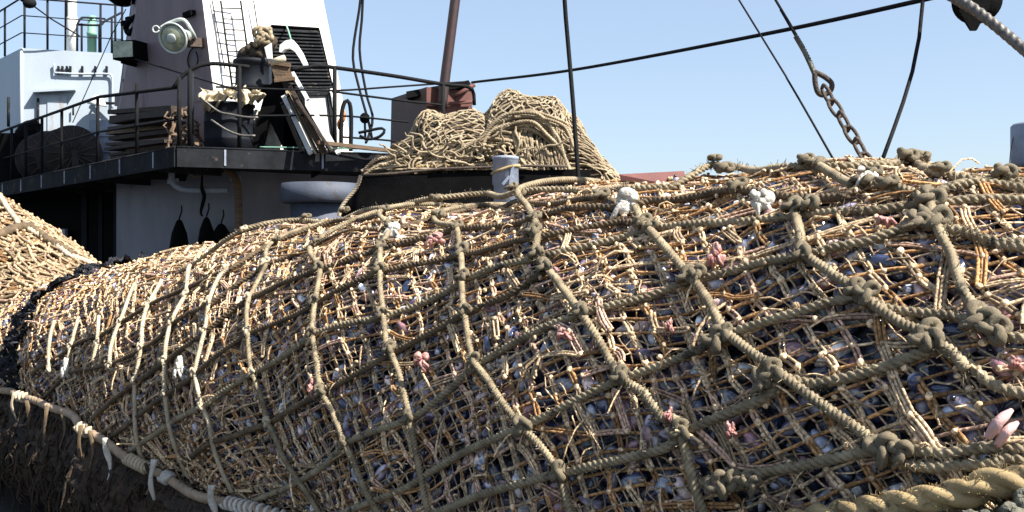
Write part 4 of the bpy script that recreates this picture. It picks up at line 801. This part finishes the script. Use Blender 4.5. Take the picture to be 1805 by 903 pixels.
# knots: tangled turns of rope tied over each crossing
def knot_mesh(k):
    g = np.random.default_rng(50 + k); mb = MB(); t = np.linspace(0, 2 * np.pi, 49)[:-1]
    P = np.stack([np.sin(t) + 1.5 * np.sin(2 * t), np.cos(t) - 1.5 * np.cos(2 * t), -.8 * np.sin(3 * t)], 1) * .36
    P = P * g.uniform(.8, 1.2, 3) + .05 * np.sin(P[:, ::-1] * 4 + k)
    T, U, W = frames(P); ph = np.arange(10) * 2 * np.pi / 10
    # fixed-axis frame keeps the closed loop free of a seam
    Z = np.broadcast_to([0, 0, 1.], P.shape); T = np.roll(P, -1, 0) - np.roll(P, 1, 0); T /= np.linalg.norm(T, axis=1)[:, None]
    U = np.cross(T, Z); U /= np.linalg.norm(U, axis=1)[:, None]; W = np.cross(T, U)
    R = .40 * (.74 + .3 * np.abs(np.cos(1.5 * (ph[None] - np.arange(48)[:, None] * 2 * np.pi * 13 / 48))))
    sweep(mb, P, U, W, R, 10, False, closed=True)
    e = np.array([[.2, .3, .1], [.8, .7, .3], [1.2 + .3 * g.random(), .6, .1]]); rope(mb, e, .2, 8, q=2)    # a short tail end
    return mb
KM = [[knot_mesh(k).mesh('knot', m_) for k in range(5)] for m_ in (M['knot'], M['rope_pale'])]
def put_knot(u, v, sc=1.0, pale=False, parent=bag, off=.05, bg_=BAG):
    t, h, dl = bg_.hit(u, v); P = bg_.pos(t, h, off) + dl; N = Vector(bg_.normal(np.array(t), np.array(h)))
    o = bpy.data.objects.new('knot', KM[1 if pale else 0][rng.integers(5)]); COL.objects.link(o); o.parent = parent
    q = N.to_track_quat('Z', 'Y') @ Matrix.Rotation(rng.uniform(0, 6.28), 4, 'Z').to_quaternion()
    s_ = np.interp(u, [0, 600, 1000, 1400, 1700], [.0118, .0122, .0132, .0138, .0140]) * 1.75 * sc * rng.uniform(.85, 1.15); o.scale = (s_ * rng.uniform(.85, 1.15), s_, s_ * rng.uniform(.8, 1.1))
    o.rotation_euler = q.to_euler(); o.location = Vector(P) - Vector(wloc(parent))
KNOTS = [(490, 422), (469, 462), (438, 523), (438, 582), (446, 655), (474, 742), (560, 425), (563, 471), (556, 529), (551, 585), (567, 689), (609, 780),
 (679, 370), (689, 396), (673, 433), (671, 474), (676, 552), (690, 615), (722, 733), (770, 352), (775, 380), (806, 400), (815, 442), (818, 488), (822, 547), (838, 635), (925, 750), (988, 832),
 (905, 332), (923, 345), (943, 386), (942, 410), (948, 447), (962, 470), (1027, 548), (1060, 345), (1097, 662), (1203, 758), (1135, 392), (1150, 400), (1215, 488), (1232, 484), (1280, 590), (1265, 600), (1365, 655), (1345, 672),
 (1400, 366), (1430, 362), (1415, 447), (1512, 512), (1530, 518), (1640, 592), (1630, 600), (1642, 352), (1650, 388), (1620, 392), (1730, 562), (1757, 585), (1558, 790), (1590, 795),
 (1262, 282), (1275, 300), (1300, 330), (1420, 284), (1440, 290), (1525, 320), (1540, 308), (1600, 278), (1625, 280), (1660, 300), (1565, 325), (1770, 308),
 (369, 530), (361, 582), (343, 655), (356, 715), (327, 519), (304, 566), (291, 634), (292, 692), (262, 535), (249, 611), (238, 671), (212, 566), (194, 643), (173, 603), (126, 608), (88, 650), (400, 470), (430, 405), (540, 383), (610, 372), (1270, 852), (1300, 848), (1330, 850)]
for kx in KNOTS: put_knot(kx[0], kx[1], sc=.95 if kx[0] < 480 else (1.15 if kx[0] < 1380 else 1.2), pale=kx[0] < 480, off=.062)

g = np.random.default_rng(88); n_ = 900; t = g.uniform(1.5, 9.6, n_); th = g.uniform(R_(-20), R_(115), n_); f_ = np.array([0, .4, .75, 1.])
A0 = BAG.pos(t, th, .03); Nn = BAG.normal(t, th); dv = g.normal(0, 1, (n_, 3)); dv -= Nn * np.sum(dv * Nn, 1)[:, None] * .8; dv /= np.linalg.norm(dv, axis=1)[:, None]; ln = g.uniform(.03, .14, n_)
Pq = A0[:, None] + dv[:, None] * (ln[:, None] * f_)[..., None] + Nn[:, None] * (.03 * np.sin(f_ * 2.6)[None] * g.uniform(.2, 1, (n_, 1)))[..., None] - np.array([0, 0, 1.]) * (.04 * f_ ** 2)[None, :, None]
mb = MB(); multi_tube(mb, Pq, np.broadcast_to(Nn[:, None], Pq.shape), g.uniform(.0014, .0045, n_), 5, (CREAM * .6 + TAN * .4) * g.uniform(.4, 1.2, (n_, 1)))
mb.build('loose_ends', M['twine'], bag)
# dark ragged sheet on the neck, painted in place of a cast shadow
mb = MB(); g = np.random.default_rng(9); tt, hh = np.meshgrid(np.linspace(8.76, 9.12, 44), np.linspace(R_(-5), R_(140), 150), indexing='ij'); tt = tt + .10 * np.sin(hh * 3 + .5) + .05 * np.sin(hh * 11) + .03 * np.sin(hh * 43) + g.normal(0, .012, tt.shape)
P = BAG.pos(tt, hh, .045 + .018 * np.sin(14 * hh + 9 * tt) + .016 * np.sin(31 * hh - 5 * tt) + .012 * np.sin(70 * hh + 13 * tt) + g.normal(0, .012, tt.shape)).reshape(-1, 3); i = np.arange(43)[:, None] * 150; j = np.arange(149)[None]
mb.add(P, np.stack([i + j, i + 150 + j, i + 151 + j, i + j + 1], -1).reshape(-1, 4)); mb.build('neck_shadow_band', M['neck_shade'], bag)
# edge rope with lashings, and the dark chafing mat under it
SEL = [(-60, 672), (0, 685), (40, 690), (110, 716), (180, 760), (250, 805), (330, 845), (400, 872), (470, 888), (545, 910), (640, 950)]
P = BAG.trace(SEL, .10); P[:, 2] += 0
mb = MB(); rope(mb, P, .024, 14, pitch=.16, depth=.2, q=1.2); er = mb.build('edge_rope', M['rope_edge'], bag)
Pr = resample(P, .02); T_, U_, W_ = frames(Pr)
def coil(i0, i1, turns, r, name='lashing', mt='rag'):
    n = turns * 10; f = np.linspace(i0, i1, n); idx = np.clip(f.astype(int), 0, len(Pr) - 1); a = np.linspace(0, turns * 2 * np.pi, n)
    Q = Pr[idx] + .026 * (np.cos(a)[:, None] * U_[idx] + np.sin(a)[:, None] * W_[idx]) + T_[idx] * ((f - idx) * .02)[:, None]
    q = MB(); tube(q, Q, r, 6); o = q.build(name, M[mt], er)
SU = 902.5 + Pr[:, 0] / Pr[:, 1] / K
def at_u(u): return int(np.argmin(np.abs(SU - u)))
coil(at_u(398), at_u(560), 16, .009); coil(at_u(140), at_u(160), 3, .012, mt='rope_pale'); coil(at_u(225), at_u(262), 7, .010, mt='rope_pale'); coil(at_u(30), at_u(48), 3, .012, mt='rope_pale'); coil(at_u(285), at_u(300), 3, .012)
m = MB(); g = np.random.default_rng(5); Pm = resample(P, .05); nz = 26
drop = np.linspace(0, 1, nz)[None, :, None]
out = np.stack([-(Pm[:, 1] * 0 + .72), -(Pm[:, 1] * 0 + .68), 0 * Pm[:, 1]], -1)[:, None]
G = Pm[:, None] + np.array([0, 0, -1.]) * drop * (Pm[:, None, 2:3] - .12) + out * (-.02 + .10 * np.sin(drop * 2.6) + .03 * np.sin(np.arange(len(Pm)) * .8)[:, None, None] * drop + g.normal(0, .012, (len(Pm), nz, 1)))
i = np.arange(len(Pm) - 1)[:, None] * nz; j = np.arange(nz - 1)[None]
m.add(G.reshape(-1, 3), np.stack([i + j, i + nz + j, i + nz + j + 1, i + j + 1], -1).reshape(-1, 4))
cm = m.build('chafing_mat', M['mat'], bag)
m = MB()
ii = g.integers(0, len(Pm), 1500); jj = g.integers(0, nz - 4, 1500); A0 = G[ii, jj] ; ln = g.uniform(.05, .22, 1500)
P4 = np.stack([A0 + np.array([0, 0, -1.]) * (ln * f)[:, None] + np.array([-.7, -.7, 0]) * (.02 * np.sin(f * 3)) + g.normal(0, .010, (1500, 3)) * (f > 0) for f in (0, .35, .7, 1.)], 1)
multi_tube(m, P4, np.broadcast_to([1., -.9, .1], P4.shape), g.uniform(.004, .009, 1500), 4)
m.build('mat_fringe', M['mat'], cm)
def strip(u, v0, v1, wpx, mt, name='frayed_strand', out_=.05):
    i = at_u(u); b = Pr[i] + np.array([-.7, -.7, 0]) * out_; Y = b[1]; L_ = (v1 - v0) * K * Y; wd = wpx * K * Y
    n = 9; f = np.linspace(0, 1, n); top = b.copy(); top[2] = EYE + (V0 - v0) * K * Y
    Q = top + np.stack([.012 * np.sin(f * 5 + u), .012 * np.cos(f * 4 + u), -L_ * f], 1)
    T, U, W = frames(Q); a = np.arange(8) * 2 * np.pi / 8
    R = wd / 2 * (1 - .55 * f)[:, None] * (1 + .25 * np.sin(f * 9 + u))[:, None] * (np.abs(np.cos(a)) * .65 + .35)[None]
    q = MB(); sweep(q, Q, np.tile([1., 0, 0], (n, 1)), np.tile([0, 1., 0], (n, 1)), R, 8); q.build(name, M[mt], bag)
for a_ in ((205, 770, 845, 13, 'rag'), (285, 808, 895, 12, 'rag'), (393, 853, 930, 16, 'rag'), (97, 715, 860, 8, 'rope_brown_and_shade'), (160, 748, 850, 9, 'rope_brown_and_shade'), (175, 758, 835, 7, 'rope_brown_and_shade'), (62, 705, 800, 9, 'rope_brown_and_shade'), (40, 690, 740, 7, 'rope_pale'), (275, 815, 870, 8, 'rope_brown_and_shade'), (150, 850, 903, 12, 'rope_brown_and_shade'), (125, 730, 790, 6, 'rope_brown_and_shade')): strip(*a_)
# seldom scraps
def on_bag(u, v, off=.05):
    t, h, dl = BAG.hit(u, v); return BAG.pos(t, h, off) + dl, BAG.normal(np.array(t), np.array(h))
def rag(u, v, wpx, hpx, label, mt='rag', cat='rag', name='white_rag', group=None):
    c, N = on_bag(u, v, .06); s_ = K * c[1]; g = np.random.default_rng(int(u)); q = MB()
    for k in range(7):
        o_ = np.array([g.uniform(-.35, .35) * wpx * s_, 0, g.uniform(-.35, .35) * hpx * s_]) + N * g.uniform(-.01, .02)
        a = g.uniform(.18, .34) * np.array([wpx, (wpx + hpx) * .4, hpx]) * s_
        blob(q, c + o_, a[0], a[1] * .7, a[2], nu=12, nv=9, noise=.28)
    for k in range(4):
        e = c + np.array([g.uniform(-.8, .8) * wpx * s_, 0, -g.uniform(.4, 1.) * hpx * s_]); tube(q, np.array([c, (c + e) / 2 + N * .02, e]), [.2 * wpx * s_ * .6, .006], 6, step=.02)
    tag(q.build(name, M[mt], base=tuple(c)), label, cat, group)
rag(1112, 358, 46, 40, 'biggest white rag, knotted over the rope crossing near the top middle of the net bag', )
rag(1347, 358, 34, 36, 'soft cream-white rag tied to a rope end right of the biggest rag')
rag(692, 405, 26, 28, 'grey-white rag tied at the rope crossing in front of the black hopper', )
rag(121, 645, 14, 36, 'narrow white rag hanging just above the pale edge rope at far left')
rag(322, 645, 13, 36, 'thin white rag dangling between two pale hoop ropes on the left half of the bag')
rag(1530, 318, 36, 26, 'greyish tattered rag bound into the bulky knot at the top right')
q = 'pink scraps caught in the netting'
for u, v, a, b, lb in ((1266, 450, 22, 30, 'pale pink scrap just above the long rope right of the rag crossing'), (1186, 572, 15, 24, 'coral pink scrap caught between two hoop ropes in the middle of the bag'), (748, 632, 26, 26, 'dark red scrap pressed under netting left of the bag centre'),
    (1186, 728, 16, 24, 'crimson scrap low down beside a frayed rope knot'), (1295, 755, 14, 22, 'magenta-pink scrap lowest on the shaded front of the bag'), (555, 680, 12, 24, 'red scrap beside a pale hoop rope in the left half'), (1795, 640, 18, 16, 'bright red scrap at the right edge under a thick rope'), (770, 425, 26, 18, 'faint pink scrap near the crest below the black hopper'), (1000, 590, 20, 16, 'salmon scrap on a dark lengthwise rope in the middle'), (1560, 395, 30, 10, 'thin red-pink scrap lying under the top right ropes')):
    rag(u, v, a, b, lb, 'pink', 'fish scrap', 'pink_scrap', q)
c, N = on_bag(1762, 760, .05); mb = MB(); s_ = K * c[1]
for dx, dz, ln_, wd_ in ((-6, 6, 50, 9.5), (10, -8, 42, 9)):
    b_ = c + np.array([dx * s_ - 14 * s_, 0, dz * s_ - 16 * s_]); e_ = b_ + np.array([ln_ * .75 * s_, -.01, ln_ * s_]); tube(mb, np.array([b_, (b_ + e_) / 2 + N * .02, e_]), [wd_ * .75 * s_, wd_ * s_, wd_ * s_, wd_ * .9 * s_, wd_ * .4 * s_], 12, step=.006)
tag(mb.build('fish_flesh', M['palepink'], base=tuple(c)), 'two smooth pale pink finger-like pieces of fish poking through the net at lower right', 'fish scrap')
# big golden hawser and the grey tangle in the lower right corner
H = [(1250, 960), (1330, 940), (1400, 920), (1500, 903), (1560, 895), (1640, 882), (1720, 868), (1805, 850)]
P = BAG.trace(H, .075, ext1=(-.9, R_(24)), ext0=(.5, R_(-12)))
mb = MB(); rope(mb, P, .033, 30, pitch=.20, depth=.42, q=.6); g = np.random.default_rng(61); nf = 2600; ix = g.integers(0, len(P) - 1, nf); dv = g.normal(0, 1, (nf, 3)); dv /= np.linalg.norm(dv, axis=1)[:, None]
tl = P[ix + 1] - P[ix]; A0 = P[ix] + tl * g.random((nf, 1)) + dv * .028; tl = tl / np.linalg.norm(tl, axis=1)[:, None]; ln = g.uniform(.003, .010, (nf, 1))
Pq = np.stack([A0, A0 + (dv * .5 + tl) * ln * .6, A0 + (dv + tl * .8 + g.normal(0, .4, (nf, 3))) * ln], 1); multi_tube(mb, Pq, np.broadcast_to((dv + .01)[:, None], Pq.shape), g.uniform(.0005, .0011, nf), 3); tag(mb.build('hawser', M['rope_gold'], base=tuple(P[len(P) // 2])), 'thick golden three-strand hawser lying along the lower right of the bag', 'rope')
mb = MB(); g = np.random.default_rng(21); c, N = on_bag(1750, 886, .07)
for k in range(90):
    uu, vv = g.uniform(1650, 1850), g.uniform(868, 925); vv = max(vv, 958 - (uu - 1640) * .22); a, _ = on_bag(uu, vv, g.uniform(.07, .12)); vel = g.normal(0, 1, 3); Q = [a]
    for _k in range(12): vel = vel * .75 + g.normal(0, .8, 3); Q.append(Q[-1] + vel / np.linalg.norm(vel) * .014)
    Q = np.array(Q); qu = 902.5 + Q[:, 0] / Q[:, 1] / K; qv = V0 - (Q[:, 2] - EYE) / Q[:, 1] / K
    if np.any(qv < 900 - (qu - 1640) * .24): continue            # keeps below the hawser it lies under
    rope(mb, Q, g.uniform(.007, .014), 10, q=1.5)
tag(mb.build('frayed_rope_tangle', M['rope_grey'], base=tuple(c)), 'grey frayed tangle of thin rope beside the golden hawser in the lower right corner', 'rope')

# ---------------------------------------------------------------- the second, paler bulge beyond the neck
B2 = Bag([(-3.55, 9.2, .12, 1.2, .8), (-3.9, 9.25, .5, 1.45, .8), (-4.5, 9.5, .95, 1.75, .8), (-5.05, 9.8, 1.1, 2.05, .8), (-6.0, 10.5, 1.2, 2.3, .8), (-7.6, 11.8, .9, 2.0, .8), (-8.2, 12.2, .3, 1.2, .7)], seed=2)
B2.prep()
b2 = thing('net_bundle', 'smaller pale heap of bunched netting bulging behind the left end of the big net bag', 'fishing net', (-5.3, 10.2, 0))
mb = MB(); shell(mb, B2, -.02, 80, 60); mb.build('net_lining', M['heapbase'], b2)
mb = MB(); net(mb, B2, .05, 4.6, R_(-35), R_(125), .075, .05, .010, .015, .02, .05, 31, strands=2, wa=(.6, .3, .1), wb=(.7, .25, .05), drop=.08, knots=1.4, dark=.55)
net(mb, B2, .05, 4.6, R_(-35), R_(125), .11, .09, .012, .035, .03, .08, 32, strands=1, wa=(.7, .2, .1), wb=(.8, .15, .05), drop=.3, knots=1.5, skew=.2, dark=.65)
mb.build('netting', M['twine'], b2)
for uv, r, mt in (([(-40, 425), (0, 412), (50, 398), (90, 425), (130, 450)], .05, 'rope_brown_and_shade'), ([(50, 402), (90, 425), (120, 447), (165, 465)], .03, 'rope_pale'), ([(0, 345), (20, 375), (35, 400)], .03, 'rope_pale')):
    P = B2.trace(uv, .05); mb = MB(); rope(mb, P, r, 8, q=1.5); mb.build('strap_rope', M[mt], b2)
# the heap of dry netting
hn_ = thing('netting_heap', 'big heap of dry buff netting folded on top of the black hopper', 'fishing net', tuple(N3(*pt(880, 297, 9)[:2], ztop)))
def zc_(v, Y): return EYE + (V0 - v) * K * Y
HP = [(1108, 338, .10, 340), (1085, 318, .26, 335), (1052, 282, .40, 322), (1022, 232, .48, 308), (1003, 204, .50, 300), (970, 182, .54, 298), (935, 168, .56, 298), (900, 171, .54, 298), (866, 192, .46, 298), (846, 206, .40, 298), (825, 194, .50, 298), (790, 193, .56, 298), (754, 205, .54, 298), (730, 228, .46, 298), (717, 262, .28, 298), (711, 290, .08, 298)]
class Mound(Bag):
    def pos(s, t, th, off=0.):
        P = Bag.pos(s, t, th, off); t, th = np.broadcast_arrays(np.asarray(t, float), np.asarray(th, float))
        k_ = np.sin(th).clip(0, 1) * .035
        P = P.copy(); P[..., 2] += k_ * np.sin(9 * t + 2.2 * th) + .022 * np.sin(17 * t - 3 * th) * np.sin(th).clip(0, 1); P[..., 1] += .05 * np.sin(7 * t + 3 * th) * np.sin(th)
        return P
HB = Mound([((u - 902.5) * K * 9, 9.0 + .02 * math.sin(k * 1.7), wd, zc_(v, 9), zc_(v2, 9)) for k, (u, v, wd, v2) in enumerate(HP)], amp=.6, seed=1)
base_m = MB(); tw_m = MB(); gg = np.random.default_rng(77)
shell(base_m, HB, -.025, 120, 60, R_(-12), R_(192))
def diamonds(mb, bag_, cu, cv, a0, a1, wid, r, g):
    nt_ = int(bag_.L / cu); na = int((a1 - a0) * wid / cv); ii, jj = np.meshgrid(np.arange(nt_), np.arange(na), indexing='ij')
    T0 = (ii + .5 * (jj % 2)) * cu + .03 + g.normal(0, .011, ii.shape) + .03 * np.sin(jj * .5 + ii * .23); H0 = a0 + (a1 - a0) * jj / (na - 1) + (g.normal(0, .010, ii.shape) + .05 * np.sin(ii * .37 + jj * .21)) / wid
    def seg(i0, j0, i1, j1):
        ok = (i1 >= 0) & (i1 < nt_); i0, j0, i1, j1 = i0[ok], j0[ok], i1[ok], j1[ok]; f = np.array([0, .5, 1.])
        A2 = T0[i0, j0][:, None] * (1 - f) + T0[i1, j1][:, None] * f; E2 = H0[i0, j0][:, None] * (1 - f) + H0[i1, j1][:, None] * f
        Pq = bag_.pos(A2, E2, .012 + g.normal(0, .008, (len(i0), 1)) + np.array([0, .006, 0])); Nq = np.broadcast_to(bag_.normal(A2[:, 1:2], E2[:, 1:2]), Pq.shape)
        multi_tube(mb, Pq, Nq, r * g.uniform(.75, 1.25, len(i0)), 5)
    I, J = [x.ravel() for x in np.meshgrid(np.arange(nt_), np.arange(na - 1), indexing='ij')]; sh = J % 2
    seg(I, J, I + sh, J + 1); seg(I, J, I + sh - 1, J + 1)
    Kp = bag_.pos(T0, H0, .016).reshape(-1, 3); V, F = sphere_unit(6, 5)
    mb.add((V[None] * r * 1.55 * g.uniform(.8, 1.3, (len(Kp), 1, 1)) + Kp[:, None]).reshape(-1, 3), (F[None] + np.arange(len(Kp))[:, None, None] * len(V)).reshape(-1, 4))
diamonds(tw_m, HB, .066, .046, R_(-8), R_(150), .62, .0080, gg)
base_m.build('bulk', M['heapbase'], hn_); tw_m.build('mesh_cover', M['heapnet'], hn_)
for lst, r, n_b in (([(845, 285), (850, 255), (868, 228), (900, 213), (940, 214), (968, 232), (985, 262), (1000, 300), (1012, 325)], .018, 6), ([(835, 262), (860, 244), (892, 242), (925, 250), (945, 262)], .016, 5), ([(905, 208), (935, 203), (975, 212), (1000, 225), (1010, 260)], .015, 4),
        ([(690, 312), (700, 300), (740, 296), (800, 296), (870, 290)], .018, 2), ([(692, 305), (706, 312), (722, 302), (735, 292)], .020, 1), ([(640, 306), (665, 292), (690, 284), (720, 276)], .018, 5), ([(760, 288), (800, 272), (850, 250)], .016, 4)):
    for k in range(n_b):
        P = pts(lst, 8.45 - .02 * (k % 3)); gq = gg.normal(0, .012, P.shape); P = P + np.array([0, 0, 1.]) * (k - (n_b - 1) / 2) * r * 1.5 + gq
        m = MB(); rope(m, P, r, 10, q=1.4); m.build('folded_rope', M['heapnet'] if n_b > 2 else M['rope_gold'], hn_)
m = MB()
for k in range(80):
    u = gg.uniform(905, 1000); v = 222 + (u - 905) * .45 + gg.uniform(-6, 12); L_ = gg.uniform(25, 62); P = pts([(u, v, 8.5), (u + gg.uniform(-3, 5), v + L_ * .5, 8.4), (u + gg.uniform(-2, 12), v + L_, 8.42)]); tube(m, P, [.006, .012, .004], 6, step=.04)
m.build('hanging_strands', M['heapnet'], hn_)
m = MB()
for k in range(130):
    u, v = gg.uniform(722, 960), gg.uniform(268, 296); vel = gg.normal(0, 1, 3) * N3(1, .4, .5); Q = [pt(u, v, 8.46 - .06 * gg.random())]
    for _k in range(14): vel = vel * .8 + gg.normal(0, .6, 3) * N3(1, .3, .6); Q.append(Q[-1] + vel / np.linalg.norm(vel) * .028)
    Q = np.array(Q); Q[:, 2] = np.maximum(Q[:, 2], ztop + .005); tube(m, Q, [.004, .010, .011, .010, .004], 6, step=.02)
m.build('loose_folds', M['heapnet'], hn_)
